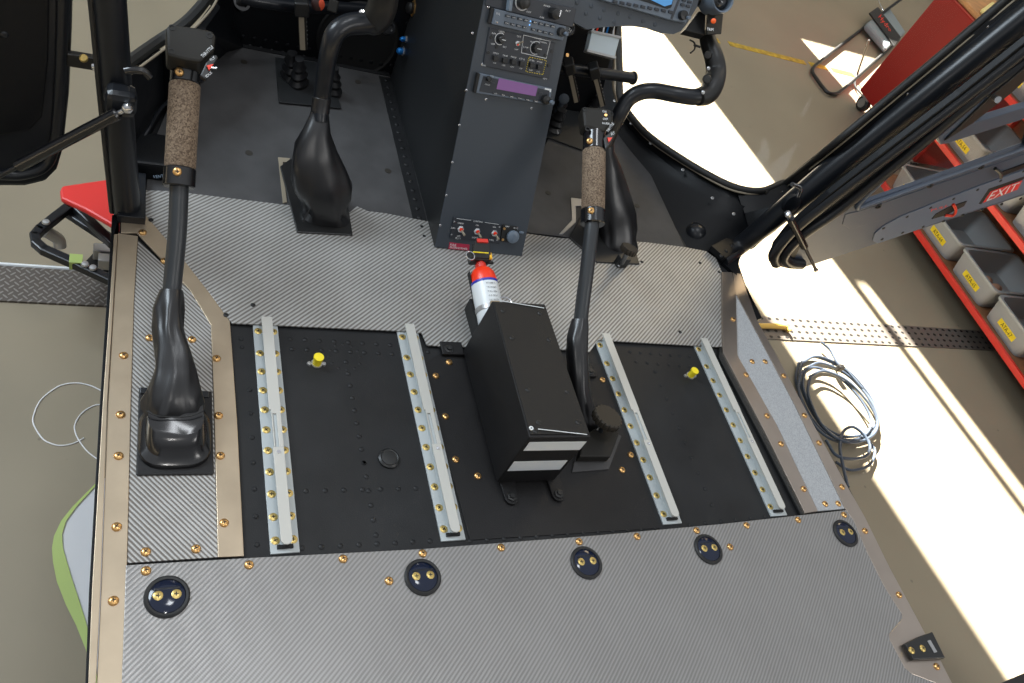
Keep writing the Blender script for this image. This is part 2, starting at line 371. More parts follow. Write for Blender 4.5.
# centre access plate between the middle rails
acc = slab('access_plate', [(442, 352), (582, 359), (600, 364), (660, 528), (470, 540), (437, 420), (420, 366)], .0022, .002, M['boxblack'], label='flat black access plate between the two middle seat rails', cat='access plate')
screws(acc, [(449, 362.4), (435.7, 376), (445.4, 416.5), (455.5, 459.6), (477.6, 476), (602.4, 380), (630.6, 455), (622, 470)], .002)
# footwell floors
foot = slab('footwell_floor', [(146, 192), (150, 150), (168, 108), (208, 58), (228, 44), (396, 78), (418, 165), (432, 225), (350, 212), (220, 198)], .004, .003, M['footfloor'], kind='structure')
foot2 = slab('footwell_floor', [(524, 232), (545, 145), (568, 100), (606, 118), (630, 150), (651, 175), (685, 248), (600, 243), (560, 236)], .004, .003, M['footfloor'], kind='structure')
for pf, l in ((foot, [(244, 62), (358, 82), (249, 153), (388, 171)]), (foot2, [(548, 193), (637, 206)])):
    for u, v in l: put('drain_plug', (lathe(PZ(u, v, .004), UP, [(.0085, 0), (.0085, .0010), (0, .0012)], 16), M['plug']), pf, smooth=True)
def flange(px0, px1, w, n, mt):       # riveted floor angle
    a, b = PZ(*px0, .006), PZ(*px1, .006); d = (b - a).normalized(); s = V((-d.y, d.x, 0)) * w
    g = G().add(prism([a, b, b + s, a + s], (0, 0, -.004)), mt)
    for i in range(n): rivet(g, a.lerp(b, (i + .5) / n) + s * .5, .006, .0025, mt)
    return g
tag(put('trim_1', flange((222, 43), (390, 76), .035, 16, M['panel']), smooth=True), kind='structure')
tag(put('trim_2', flange((432, 242), (391, 78), .034, 20, M['panel']), smooth=True), kind='structure')

# twill covered panels
mat_px = [(143, 190), (172, 191), (222, 197), (280, 204), (350, 212), (357, 206), (368, 211), (385, 213), (432, 222), (523, 233), (560, 238), (645, 242), (685, 247), (706, 251), (716, 258), (722, 272), (723, 347), (598, 340), (590, 352), (578, 350), (485, 347), (440, 346), (427, 345), (422, 333), (405, 331), (232, 323), (205, 287), (180, 255), (141, 210)]
mato = slab('floor_mat', mat_px, .008, .004, M['twill'], label='wide grey twill floor mat across the front of the black floor', cat='floor mat')
for u, v in [(151, 220), (253, 305), (226, 315), (642, 262), (700, 263), (719, 272), (680, 332), (703, 341)]: shared('plug', SCREWB, PZ(u, v, .008), mato)
deck_px = [(126, 565), (245, 558), (420, 549), (600, 535), (720, 524), (846, 510), (854, 521), (867, 552), (884, 586), (902, 614), (902, 619), (889, 634), (890, 640), (905, 668), (912, 674), (936, 683), (955, 705), (1010, 790), (118, 790)]
deck = slab('rear_deck', deck_px, .010, .006, M['twilld'], label='large grey twill deck panel along the rear of the floor', cat='floor panel')
screws(deck, [(146, 571), (249, 565), (343, 559), (422.6, 553.5), (389, 581), (501, 547.6), (579, 541.7), (637, 536.5), (696.5, 530.6), (746.5, 525.5), (730, 547), (798, 520), (844, 515)], .010)
side = slab('side_mat', [(138, 240), (190, 290), (211, 324), (218, 557), (127, 563), (131, 400), (134, 300)], .006, .004, M['twillb'], label='narrow grey twill mat around the base of the left lever', cat='floor mat')
screws(side, [(149.7, 338), (192, 339.6), (145.7, 552), (196, 549)], .006)
ins = slab('grit_insert', [(735, 292), (757, 333), (795, 405), (847, 508.5), (818, 511), (777, 425), (737, 355)], .007, .005, M['insert'], label='pale grey grit strip between the two right sill trims', cat='grip strip')
screws(ins, [(752, 361.7), (765, 361.7), (825, 504), (838, 503.7)], .007)
# titanium trims
t1 = slab('trim_3', [(121, 213), (142, 211), (181, 256), (206, 288), (230, 321), (237, 420), (244, 556), (218, 557), (214, 400), (211, 325), (190, 290), (137, 233), (121, 233)], .0075, .004, M['titan'], kind='structure')
screws(t1, [(142.6, 232.5), (164.5, 261), (216.5, 358.6), (218.5, 415.7), (220.3, 455.8), (224, 523)], .0075)
t2 = slab('trim_4', [(118, 233), (138, 236), (134, 300), (131, 400), (127, 563), (124, 690), (120, 790), (92, 790), (101, 590), (108, 400)], .0085, .006, M['titan'], kind='structure')
screws(t2, [(123.6, 355.6), (120.6, 414.7), (118.5, 456), (116.6, 527), (113.4, 601)], .0085)
t3 = slab('trim_5', [(114, 234), (117.5, 234), (107.5, 400), (100.5, 590), (91, 790), (84, 790), (92, 590), (103, 400), (110, 300)], .012, .10, M['titan'], kind='structure')
slab('trim_6', [(112, 215), (120, 213), (114, 234), (110, 300), (103, 400), (92, 590), (84, 790), (81, 790), (89, 590), (100, 400), (108, 280)], .009, .30, M['blackskin'], kind='structure')
t4 = slab('trim_7', [(722, 272), (732, 272), (736, 292), (737.5, 355), (777, 425), (818, 511), (805, 513), (765, 432), (723, 352)], .014, .010, M['titanr'], kind='structure')
screws(t4, [(733, 319.5), (746, 375), (767, 416), (781, 444), (803.6, 489)], .014)
slab('trim_8', [(720, 345), (723, 352), (765, 432), (806, 514), (801, 514), (760, 434), (719, 357)], .009, .006, M['rubber'], kind='structure')
t5 = slab('trim_9', [(733, 272), (741, 274), (757, 320), (775, 352), (815, 427), (849, 489), (865, 517), (889.5, 567), (916, 616), (925, 633), (941, 661), (951, 681), (1020, 790), (1010, 790), (955, 705), (936, 683), (912, 674), (905, 668), (890, 640), (889, 634), (902, 619), (902, 614), (884, 586), (867, 552), (854, 521), (846, 510), (795, 405), (757, 333), (735, 292)], .009, .06, M['titanr'], kind='structure')
screws(t5, [(783.6, 376), (804.5, 415.5), (819, 443), (842, 487), (865, 531), (899, 595), (936.6, 666.6)], .009)

# footwell side walls and window frames
def wallstrip(a, b, th, m, g=None):
    g = g or G(); n = len(a)
    for i in range(n - 1):
        q = [a[i], a[i + 1], b[i + 1], b[i]]; nn = (q[1] - q[0]).cross(q[3] - q[0]).normalized()
        if nn.z > 0: nn = -nn
        g.add(prism(q, nn * th), m)
    return g
rf = [(620, 26, .12), (622, 70, .08), (624, 100, .06), (640, 126, .06), (660, 143, .07), (700, 169, .09), (735, 186, .11), (762, 190, .13), (784, 181, .15)]
rfl = [PZ(*p) for p in rf]
ra = [PZ(*p) for p in ((560, 70, 0), (575, 90, 0), (590, 108, 0), (608, 122, 0), (628, 148, 0), (650, 175, 0), (672, 222, 0), (690, 252, 0), (738, 262, 0))]
wr = G().add(loft([ra, [p.lerp(q_, .62) + V((.012, .006, -.015)) for p, q_ in zip(ra, rfl)], rfl, [p + V((.01, .01, -.03)) for p in rfl], [p + V((.02, .02, -.05)) for p in ra], ra], False, False), M['blackskin'])
wro = tag(put('wall_right', wr, smooth=True), kind='structure')
inw = [ (ra[i] - rfl[i]).normalized() for i in range(len(rfl))]
put('window_bead', (tube([p + d_ * .026 + V((0, 0, .004)) for p, d_ in zip(rfl, inw)], .0032, 8), M['tan']), wro, smooth=True)
put('gasket', (tube([p + d_ * .011 + V((0, 0, .004)) for p, d_ in zip(rfl, inw)], .011, 10), M['rubber']), wro, smooth=True)
SKS = screw_mesh('skin_screw', .005, .0015, M['alu'])
for k, f_ in ((3, .30), (4, .32), (5, .36), (6, .38), (7, .42), (2, .3)):
    shared('screw', SKS, rfl[k].lerp(ra[k], f_) + V((0, 0, .006)), wro, axis=(-.3, -.3, 1))
put('bulge', (lathe(PZ(696, 232, .015), (-.2, -.1, 1), [(.030, 0), (.026, .012), (.014, .02), (0, .023)], 20), M['satin']), wro, smooth=True)
lf = [PZ(*p) for p in ((222, -30, .2), (215, 0, .2), (198, 23, .19), (180, 38, .18), (162, 50, .17), (127, 76, .2))]
la = [PZ(*p) for p in ((260, 10, 0), (240, 42, 0), (222, 47, 0), (200, 66, 0), (165, 110, 0), (125, 180, 0))]
wl = tag(put('wall_left', wallstrip(la, lf, .02, M['blackskin']), smooth=True), kind='structure')
put('window_bead', (tube([p + V((.004, -.004, .006)) for p in lf], .0026, 8), M['tan']), wl, smooth=True)
put('gasket', (tube([p + V((-.014, .012, .003)) for p in lf], .013, 8), M['rubber']), wl, smooth=True)
put('stiffener', (tube([PZ(205, 78, .01), PZ(165, 104, .04), PZ(148, 130, .05), PZ(140, 142, .03)], .004, 8), M['satin']), wl, smooth=True)
put('heater_box', (box(PZ(149, 156, .025), (.07, .10, .045)), M['blackskin']), wl, bevel=.006)
text('lettering', 'VENT AIR', [PZ(153, 178.5, .061), PZ(171, 177, .061), PZ(171, 174, .061), PZ(153, 175.5, .061)], M['bluegrey'], wl)
# nose bulkhead
b0, b1 = PZ(222, 42, 0), PZ(396, 76, 0)
bw = G().add(prism([b0, b1, b1 + V((.0, .05, .75)), b0 + V((.0, .05, .75))], (0, .02, 0)), M['blackskin'])
for i in range(10): rivet(bw, b1 + V((-.012, -.002 + .0045 * i, .04 + .06 * i)), .006, .002, M['blackskin'], (0, -1, .06))
for i in range(16): rivet(bw, b0.lerp(b1, (i + .7) / 16.5) + V((0, .0, .028)), .006, .0025, M['blackskin'], (0, -1, .06))
bwo = tag(put('wall_front', bw, smooth=True), kind='structure')
put('lightening_hole', (lathe(PL(358, 40, b1, (0, -1, .067), .002), (0, -1, .067), [(.11, 0), (.105, .003), (.098, .0), (.0, -.001)], 32), M['dark']), bwo, smooth=True)
br0, br1 = PZ(545, 85, 0), PZ(622, 70, .0)
bw2 = G().add(prism([V((.90, 1.93, -.02)), V((PY(622, 75, 1.93).x, 1.93, -.02)), V((PY(619, 20, 1.94).x, 1.94, PY(619, 20, 1.94).z)), V((PY(612, -40, 1.96).x, 1.96, .75)), V((.90, 1.96, .75))], (0, .02, 0)), M['blackskin'])
tag(put('wall_front', bw2), kind='structure')
# glass panes of the nose
p0 = [rfl[0], rfl[2], rfl[4], rfl[5], rfl[6], rfl[7], rfl[8]]
far = [V((1.45, 2.7, .5)), V((1.55, 2.7, .5)), V((1.7, 2.7, .55)), V((1.8, 2.6, .6)), V((1.9, 2.4, .65)), V((2.0, 2.1, .7)), V((1.86, 1.48, .95))]
win1 = tag(put('window_1', (loft([p0, far], cap=False, closed=False), M['glass']), smooth=True), kind='structure')
tag(put('window_2', (loft([lf, [p + V((-.08, .25, .5)) for p in lf]], cap=False, closed=False), M['glass']), smooth=True), kind='structure')

# door posts
def post(base, top1, top2, rr, name):
    g = G(); ax = []
    return g
pr = [V((1.655, 1.385, 0)), V((1.70, 1.393, .2)), V((1.766, 1.400, .5)), V((1.84, 1.41, .85)), V((1.90, 1.42, 1.2))]
sealp = [PL(u, v, (1.75, 1.39, .4), (0, 1, 0)) for u, v in ((754, 248), (774, 230), (802, 208), (842, 181), (882, 151), (950, 98), (1024, 41), (1100, -18))]
wa = [PZ(735, 187, .11), PZ(762, 190, .13), PZ(784, 181, .15), PL(830, 143, (1.75, 1.44, .3), (0, 1, .1)), PL(880, 101, (1.77, 1.45, .5), (0, 1, .1)), PL(940, 51, (1.82, 1.46, .7), (0, 1, .1)), PL(1010, -9, (1.86, 1.48, .95), (0, 1, .1)), PL(1060, -52, (1.88, 1.48, .95), (0, 1, .1))]
def loft2(a, b, vec): 
    g_ = G(); vec = V(vec)
    g_.add(loft([[x for x in a], [x for x in b], [x + vec for x in b], [x + vec for x in a], [x for x in a]], False, False)); return g_
g = G(); g.mats = [M['blackskin']]
mid = [a_.lerp(b_, .42) + V((0, -.006, .004)) for a_, b_ in zip(wa, sealp)]
for a_, b_ in ((wa, mid), (mid, sealp)):
    vf = loft([a_, b_, [p + V((.008, .012, -.02)) for p in b_], [p + V((.008, .012, -.02)) for p in a_], a_], False, False); g.add(vf, M['blackskin'])
pr = [PZ(720, 262, .0), PL(738, 247, (1.7, 1.39, .1), (0, 1, 0)), PL(762, 228, (1.7, 1.39, .1), (0, 1, 0)), PL(790, 205, (1.7, 1.395, .1), (0, 1, 0))] + [a_.lerp(b_, .60) + V((0, .0, 0)) for a_, b_ in zip(wa[3:], sealp[3:])]
g.add(tube(pr, .0, 20, rs=[.026, .027, .029, .032] + [.036] * 5), M['satin'])
g.add(prism([PZ(*p, .004) for p in ((722, 262), (736, 262), (745, 248), (762, 236), (775, 216), (750, 205), (715, 240))], (0, 0, -.03)), M['blackskin'])
g.add(prism([PZ(*p, .010) for p in ((737, 275), (739, 262), (742, 251), (752, 241), (766, 232), (787, 218), (770, 212), (735, 235), (722, 262), (733, 272))], (0, 0, -.06)), M['blackskin'])
g.add(prism([PZ(*p, .004) for p in ((733, 270), (739, 268), (742, 287), (762, 318), (757, 320), (741, 276))], (0, 0, -.10)), M['blackskin'])
po = tag(put('door_frame', g, smooth=True), kind='structure')
put('window_bead', (tube([a_.lerp(b_, .17) + V((0, -.006, .003)) for a_, b_ in zip(wa[2:], sealp[2:])], .0025, 8), M['tan']), po, smooth=True)
put('gasket', (tube([a_.lerp(b_, .07) + V((0, -.002, .002)) for a_, b_ in zip(wa[1:], sealp[1:])], .010, 10), M['rubber']), po, smooth=True)
for u, v in [(782, 191), (841, 146), (907, 93), (987, 26)]: shared('screw', SCREWS, PL(u, v, (1.76, 1.42, .5), (0, 1, .1)) + V((0, -.004, 0)), po, axis=(0, -1, .2))
g = G().add(prism([PZ(*p, .012) for p in ((708, 250), (722, 262), (741, 252), (731, 238))], (0, 0, .018)), M['blackskin'])
for u, v in [(721, 256), (726, 251), (732, 246)]: rivet(g, PZ(u, v, .030), .006, .0025, M['satin'])
put('foot', g, po, smooth=True, bevel=.004)
put('seal_gap_line', (tube([p + V((.004, -.002, 0)) for p in sealp[2:]], .0020, 6), M['tan']), po, smooth=True)  # pale line put in for lit ground seen through the door gap
pl_ = [PY(127, 212, 1.30), PY(123, 165, 1.303), PY(117.5, 100, 1.31), PY(109.5, 0, 1.32), PY(103, -60, 1.33)]
g = G().add(tube(pl_, .0255, 16), M['satin'])
plo = tag(put('door_frame', g, smooth=True), kind='structure')
put('seal_gap_line', (tube([p + V((-.026, -.004, 0)) for p in pl_], .006, 8), M['rubber']), plo, smooth=True)
g = G().add(box(V((.034, 1.335, .016)), (.050, .13, .020)), M['satin'])
for u, v in [(126, 172), (130, 180), (134, 190)]: rivet(g, PZ(u, v, .026), .007, .003, M['satin'])
put('foot', g, plo, smooth=True, bevel=.008)
put('striker', (lathe(PL(120, 98, (0.02, 1.275, .2), (0, 1, 0)), (.3, -1, .4), [(.024, -.01), (.024, .012), (.014, .018), (0, .018)], 20), M['satin']), plo, smooth=True)

# ================================================================== SEAT RAILS
RY0, RY1 = .556, 1.03
def rail(label, xa, xb, first):
    t = thing('seat_rail', ((xa + xb) / 2, (RY0 + RY1) / 2, 0), label, 'seat rail', 'four seat rails bolted to the black floor')
    w_ = .047
    def X(y): return xa + (xb - xa) * (y - RY0) / (RY1 - RY0)
    g = G().add(prism([V((X(RY0) - w_ / 2, RY0, .004)), V((X(RY0) + w_ / 2, RY0, .004)), V((X(RY1) + w_ / 2, RY1, .004)), V((X(RY1) - w_ / 2, RY1, .004))], (0, 0, -.004)), M['rail'])
    put('base_flange', g, t, bevel=.0005)
    def bar(y0, y1, w, h0, h1, m, xo=0, rnd=False):
        pts = [V((X(y0) - w / 2 + xo, y0, h0)), V((X(y0) + w / 2 + xo, y0, h0)), V((X(y1) + w / 2 + xo, y1, h0)), V((X(y1) - w / 2 + xo, y1, h0))]
        if rnd: pts = [V((X(y0) + xo + w / 2 * math.cos(a), y0 + w / 2 * math.sin(a), h0)) for a in [math.pi + k * math.pi / 6 for k in range(7)]] + pts[2:]
        return prism(pts, (0, 0, h1 - h0))
    g = G().add(bar(RY0 + .012, RY1, .007, .004, .020, M['rail']), M['rail'])
    put('web', g, t)
    g = G().add(bar(RY0 + .016, .745, .019, .020, .0235, M['railtop'], 0, True), M['railtop'])
    g.add(bar(.745, .822, .008, .020, .0233, M['railtop'], .0055), M['railtop']); g.add(bar(.814, .823, .014, .020, .0234, M['railtop']), M['railtop'])
    g.add(bar(.745, .822, .0022, .020, .0233, M['railtop'], -.006), M['railtop'])
    g.add(bar(.822, RY1 + .006, .0205, .020, .0235, M['railtop']), M['railtop'])
    put('head', g, t, bevel=.0006)
    put('stop_pin', (lathe(V((X(.735), .735, .0235)), UP, [(.0035, -.002), (.0035, .001), (.001, .001), (0, .0)], 12), M['steel']), t, smooth=True)
    put('end_clip', (box(V((X(RY0), RY0 + .010, .006)), (.026, .006, .006)), M['dark']), t)
    n = 11
    for i in range(n):
        y = RY1 - .022 - (RY1 - RY0 - .032) * (i + (.1 if i else -.15)) / (n - .6)
        for s in (-1, 1): shared('screw', SCREWF, V((X(y) + s * .0145, y, .004)), t, spin=random.random() * 3)
    return t
xs = [((PZ(251.5, 325).x + PZ(278, 325).x) / 2, (PZ(271, 555).x + PZ(299, 555).x) / 2), ((PZ(397, 332).x + .022), PZ(442, 544).x + .022), (PZ(595, 342).x + .022, PZ(664, 527).x + .022), (PZ(694, 347).x + .022, PZ(770, 515).x + .022)]
for i, l in enumerate(['grey seat rail closest to the tall lever and left sill', 'grey seat rail just right of the round floor grommet', 'grey seat rail just right of the large black floor knob', 'grey seat rail closest to the right sill trims']):
    rail(l, xs[i][1], xs[i][0], i == 0)

# ================================================================== SMALL FLOOR FITTINGS
for (u, v), l in (((316.5, 364), 'yellow plug standing between the two left seat rails'), ((690, 376), 'yellow plug standing between the two right seat rails')):
    c = PZ(u, v, 0); t = thing('yellow_plug', c, l, 'plug', 'yellow plugs in the black floor')
    put('cap', (lathe(c + V((0, 0, .003)), (0, 0, 1), [(.0085, 0), (.0085, .015), (.0098, .016), (.0098, .021), (0, .021)], 20), M['yellow']), t, smooth=True)
    g = G().add(lathe(c, UP, [(.011, 0), (.011, .003), (0, .003)], 18), M['alu'])
    for s in (-1, 1): g.add(lathe(c + V((s * .014, 0, 0)), UP, [(.005, 0), (.004, .003), (0, .0035)], 10), M['alu'])
    put('base', g, t, smooth=True)
c = PZ(388.7, 459, 0); t = thing('floor_grommet', c, 'round black rubber grommet in the black floor between the left rails', 'grommet')
put('ring', (lathe(c, UP, [(.0205, 0), (.0205, .004), (.017, .0065), (.0135, .005), (.0135, .002), (0, .002)], 28), M['plastic']), t, smooth=True)
put('plug', (lathe(c, UP, [(.0150, .002), (.0150, .0060), (.012, .0068), (0, .0070)], 24), M['rubber']), t, smooth=True)
fl = ['round navy floor fitting at the left end of the rear deck', 'round navy floor fitting behind the second seat rail', 'round navy floor fitting straight behind the black box', 'round navy floor fitting between the middle one and the right sill one', 'round navy floor fitting nearest the right sill edge']
for (u, v), l in zip([(167, 597), (422.5, 577.5), (586, 563), (708, 549.5), (845, 533.5)], fl):
    c = PZ(u, v, .010); t = thing('floor_fitting', c, l, 'floor fitting', 'round navy fittings across the rear deck')
    put('rim', (lathe(c, UP, [(.0325, 0), (.0325, .003), (.0300, .005), (.0265, .0045), (.0255, .001), (.0255, 0)], 36), M['rubber']), t, smooth=True)
    d = put('dish', (lathe(c, UP, [(.0262, .001), (.0255, .0035), (.021, .0052), (.012, .0064), (0, .0068)], 36), M['navy']), t, smooth=True)
    for s in (-1, 1): shared('screw', SCREWF, c + V((s * .0125, .001, .0058)), d)
    put('slot', (box(c + V((0, .011, .0055)), (.036, .003, .0022)), M['satin']), d, bevel=.0006)

# ================================================================== BLACK BOX
bl = PZ(494, 485, 0); H = .174; zt = .012 + .165
x0, y0 = bl.x, bl.y; T = [PZ(u, v, zt) for u, v in ((529.5, 437.5), (591, 437), (545, 304), (492, 301))]
B = [V((p.x, p.y, .010)) for p in T]; B[0].x = x0 + .002; B[3].x = x0 + .002
t = thing('equipment_box', V(((x0 + .06), .8, 0)), 'long black box with two white stripes standing between the middle rails', 'box')
body = put('body', G().add((B + T, [(3, 2, 1, 0), (0, 1, 5, 4), (1, 2, 6, 5), (2, 3, 7, 6), (3, 0, 4, 7), (4, 5, 6, 7)]), M['boxblack']), t, bevel=.002)
I = [V((p.x, p.y, zt)) for p in T]; cc = sum(I, V()) / 4
lid = put('lid', (prism([cc + (p - cc) * .965 for p in I], (0, 0, .0022)), M['lidblack']), t, bevel=.0008)
for u, v in [(503, 311), (540, 313.5), (512, 338), (549, 340), (528, 390), (567, 391.5), (538.5, 422.5), (578, 422.5), (535.5, 431)]: shared('screw', SCREWB, PZ(u, v, zt + .0022), lid)
for a, b in (((501, 300.8), (544, 308)), ((538, 429), (587, 434.5))):
    put('lock_wire', (tube([PZ(*a, zt + .004), PZ((a[0] + b[0]) / 2, (a[1] + b[1]) / 2, zt + .0045), PZ(*b, zt + .004)], .0009, 6), M['white']), lid, smooth=True)
g = G().add(lathe(PZ(531, 428.5, zt + .003), UP, [(.0042, 0), (.0042, .002), (.002, .002), (.002, 0)], 14), M['white']); put('wire_ring', g, lid, smooth=True)
def faceq(s0, s1, h0, h1, off=.0004):     # on the rear face
    a, b = T[0], T[1]; a0, b0_ = B[0], B[1]
    f = lambda s, h: (a0.lerp(b0_, s)).lerp(a.lerp(b, s), h) + V((0, -off, 0))
    return [f(s0, h0), f(s1, h0), f(s1, h1), f(s0, h1)]
for h0, h1 in ((.73, .91), (.28, .49)):
    put('stripe', (boxquad(faceq(.05 if h0 > .5 else .03, .985 if h0 > .5 else .93, h0, h1), .0006), M['white']), t, label='white reflective stripe')
for u, v in ((510, 497), (557, 494), (451, 350), (588, 372)):
    c = PZ(u, v, .003)
    g = G()
    if v > 450:
        pts = [c + V((-.017, .045, 0)), c + V((-.014, -.008, 0))] + [c + V((.014 * math.cos(a), .014 * math.sin(a) - .004, 0)) for a in [math.radians(200 + 20 * k) for k in range(8)]] + [c + V((.014, -.008, 0)), c + V((.017, .045, 0))]
        g.add(prism(pts, (0, 0, .006)), M['boxblack'])
    else: g.add(box(c + V((.0, 0, .004)), (.05 if u < 500 else .03, .034, .008)), M['boxblack'])
    ft = put('foot', g, t, bevel=.002)
    put('bolt', (lathe(c + V((-.008 if u == 451 else 0, -.003, .006)), UP, [(.0105, 0), (.0105, .003), (.006, .004), (.0055, .007), (0, .007)], 6 if v > 450 else 20), M['plastic']), ft, smooth=False)

# ================================================================== FIRE EXTINGUISHER
e0, e1 = PZ(492, 322, .075), PZ(481, 268, .105)
ax = (e1 - e0).normalized(); Lx = (e1 - e0).length
t = thing('fire_extinguisher', V((e0.x, e0.y, 0)), 'small red fire extinguisher lying between the console and the black box', 'fire extinguisher')
cyl = put('cylinder', (lathe(e0, ax, [(0, -.055), (.022, -.052), (.029, -.045), (.0295, Lx - .055), (.029, Lx - .030), (.0265, Lx - .016), (.020, Lx - .006), (.013, Lx - .001), (0, Lx)], 32), M['bright']), t, smooth=True)
put('label_sheet', (lathe(e0, ax, [(.0297, -.044), (.0299, -.043), (.0299, Lx - .044), (.0297, Lx - .043)], 32), M['white']), cyl, smooth=True, label='white instruction label')
put('label_band', (lathe(e0, ax, [(.0298, Lx - .044), (.0301, Lx - .044), (.0301, Lx - .038), (.0298, Lx - .038)], 32), mat('blue_band', (.02, .03, .35), .4)), cyl, smooth=True, label='blue band above the label')
sx = ax.cross(UP).normalized(); nx = sx.cross(ax).normalized()
for k in range(5):
    q0 = e0 + ax * (Lx - .054 - k * .010) + nx * .0302
    text('label_text', ['DRY CHEMICAL', 'USE ON FIRES', 'PULL PIN', 'HOLD UPRIGHT', 'SQUEEZE'][k], [q0 - sx * .012, q0 + sx * .010, q0 + sx * .010 + ax * .004, q0 - sx * .012 + ax * .004], M['blackink'], cyl)
g = G().add(lathe(e0 + ax * (Lx - .108), ax, [(.0302, 0), (.0315, 0), (.0315, .010), (.0302, .010)], 32), M['alu'])
g.add(box(e0 + ax * (Lx - .103) + nx * .033 - sx * .002, (.02, .012, .006), (sx, ax, nx)), mat('tan_strap_buckle', (.35, .27, .17), .5)); st = put('strap', g, t, smooth=True)
cl = e0 + ax * (Lx - .098) + nx * .022 + sx * .028
put('latch_ring', (tube([cl + (sx * math.cos(a) + ax * math.sin(a)) * .017 for a in [k * math.pi / 8 for k in range(-5, 12)]], .0016, 6, sub=2), M['steel']), st, smooth=True)
put('neck', (lathe(e1 - ax * .004, ax, [(.0125, 0), (.0125, .012), (.009, .014), (.009, .02), (0, .02)], 20), M['red']), t, smooth=True)
hd = G(); hc = e1 + ax * .016
hd.add(box(hc + ax * .010, (.046, .026, .026), (sx, ax, nx)), M['plastic'])
hd.add(prism([hc - sx * .026 + nx * .010, hc + sx * .022 + nx * .010, hc + sx * .018 + ax * .034 + nx * .024, hc - sx * .018 + ax * .034 + nx * .024], nx * .006), M['plastic'])
hd.add(prism([hc - sx * .018 + ax * .01, hc + sx * .018 + ax * .01, hc + sx * .015 + ax * .038 + nx * .008, hc - sx * .015 + ax * .038 + nx * .008], nx * .005), M['gloss'])
vh = put('valve_head', hd, t, bevel=.002)
put('lever_tip', (box(hc + ax * .034 + nx * .031 , (.026, .009, .005), (sx, ax, nx)), M['red']), vh, bevel=.001, label='red end of the squeeze lever')
put('safety_pin', (tube([hc - sx * .026 + ax * .008 + nx * .026, hc + sx * .010 + ax * .006 + nx * .028], .0014, 6), M['yellow']), vh, label='yellow safety pin')
put('pull_ring', (tube([hc - sx * .031 + ax * .002 + nx * .02 + (sx * math.cos(a) + ax * math.sin(a)) * .010 for a in [k * math.pi / 6 for k in range(13)]], .0013, 6, sub=2), M['steel']), vh, smooth=True)
put('tamper_tag', (box(hc + sx * .020 + ax * .006 + nx * .012, (.006, .016, .014), (sx, ax, nx)), mat('amber_tag', (.85, .45, .02), .5)), vh, bevel=.001, label='amber plastic tag')
put('nozzle', (tube([hc + sx * .014 - ax * .002, hc + sx * .032 - ax * .002], .0035, 8), M['plastic']), vh, smooth=True)
put('cradle', (prism([e0 - sx * .024 - nx * .02, e0 - sx * .031 - nx * .01 + ax * .12, e0 - sx * .025 - nx * .02 + ax * .12, e0 - sx * .018 - nx * .03], nx * .014), M['dark']), t, bevel=.001)
put('cradle_foot', (box(V((e0.x - .005, e0.y + .03, .024)), (.03, .12, .04)), M['dark']), t, bevel=.002)

# ================================================================== COLLECTIVE LEVERS
def lever(label, base_px, pts, boot_px, side, head_c, plate_px=None):
    """pts: (u,v,z) along the lever from the boot to the head"""
    C3 = [PZ(*p) for p in pts]; b = PZ(*base_px, 0)
    t = thing('collective_lever', V((b.x, b.y, 0)), label, 'control lever')
    put('tube', (tube(C3[:-1], .0158, 20), M['tube']), t, smooth=True)
    g0, g1 = C3[-3], C3[-2]; a = (g1 - g0).normalized(); Lg = (g1 - g0).length
    col = lambda nm, p, l, r: put(nm, (lathe(p, a, [(r - .002, 0), (r, .002), (r, l - .002), (r - .002, l), (0, l)], 28), M['gloss']), t, smooth=True)
    c1 = col('lower_collar', g0 - a * .034, .034, .0270)
    put('grip', (lathe(g0, a, [(.0245, 0), (.0260, .003), (.0260, Lg - .003), (.0245, Lg)], 32), M['cork']), t, smooth=True)
    c2 = col('upper_collar', g1, .05, .025)
    vw = (CAM - g0).normalized(); vw = (vw - a * vw.dot(a)).normalized()
    shared('screw', SCREW, g0 - a * .012 + vw * .0270 + a.cross(vw) * (-.004), c1, axis=vw); shared('screw', SCREW, g1 + a * .012 + vw * .0250 - a.cross(vw) * .010, c2, axis=vw)
    return t, g1, a, vw
Lp = [(170, 330, .085), (172, 290, .115), (177.5, 230, .185), (180, 168, .255), (185, 84, .345), (190, 50, .40)]
t, g1, a, vw = lever('tall black collective lever with tan grip near the left sill', (175, 440), Lp, None, -1, None)
# leather boot of the left lever: cup on plate, then folds
plate = put('base_plate', (prism([PZ(*p, .010) for p in ((139, 387), (212, 391), (214, 474), (136, 475))], (0, 0, -.004)), M['boxblack']), t, bevel=.003)
put('gasket', (prism([PZ(*p, .013) for p in ((140, 387), (209, 391), (209, 397), (140, 393))], (0, 0, -.006)), M['satin']), plate, bevel=.001)
def bootring(c, rx, ry, n, fold=0, ph=0, ax=None):
    ax = ax or (V((1, 0, 0)), V((0, 1, 0))); out = []
    for k in range(n):
        th = 2 * math.pi * k / n; f = 1 + fold * (math.sin(3 * th + ph) * .6 + math.sin(5 * th - 1.7 * ph) * .5 + .5 * math.sin(9 * th + 2.3 * ph) * math.sin(2 * ph + th))
        ce, se = math.cos(th), math.sin(th)
        out.append(c + ax[0] * rx * f * ce + ax[1] * ry * f * se)
    return out
n = 40
def rrect(c, hx, hy, e, n):     # superellipse ring
    return [c + V((hx * math.copysign(abs(math.cos(th)) ** e, math.cos(th)), hy * math.copysign(abs(math.sin(th)) ** e, math.sin(th)), 0)) for th in (2 * math.pi * k / n for k in range(n))]
cb = PZ(175, 436, .012)
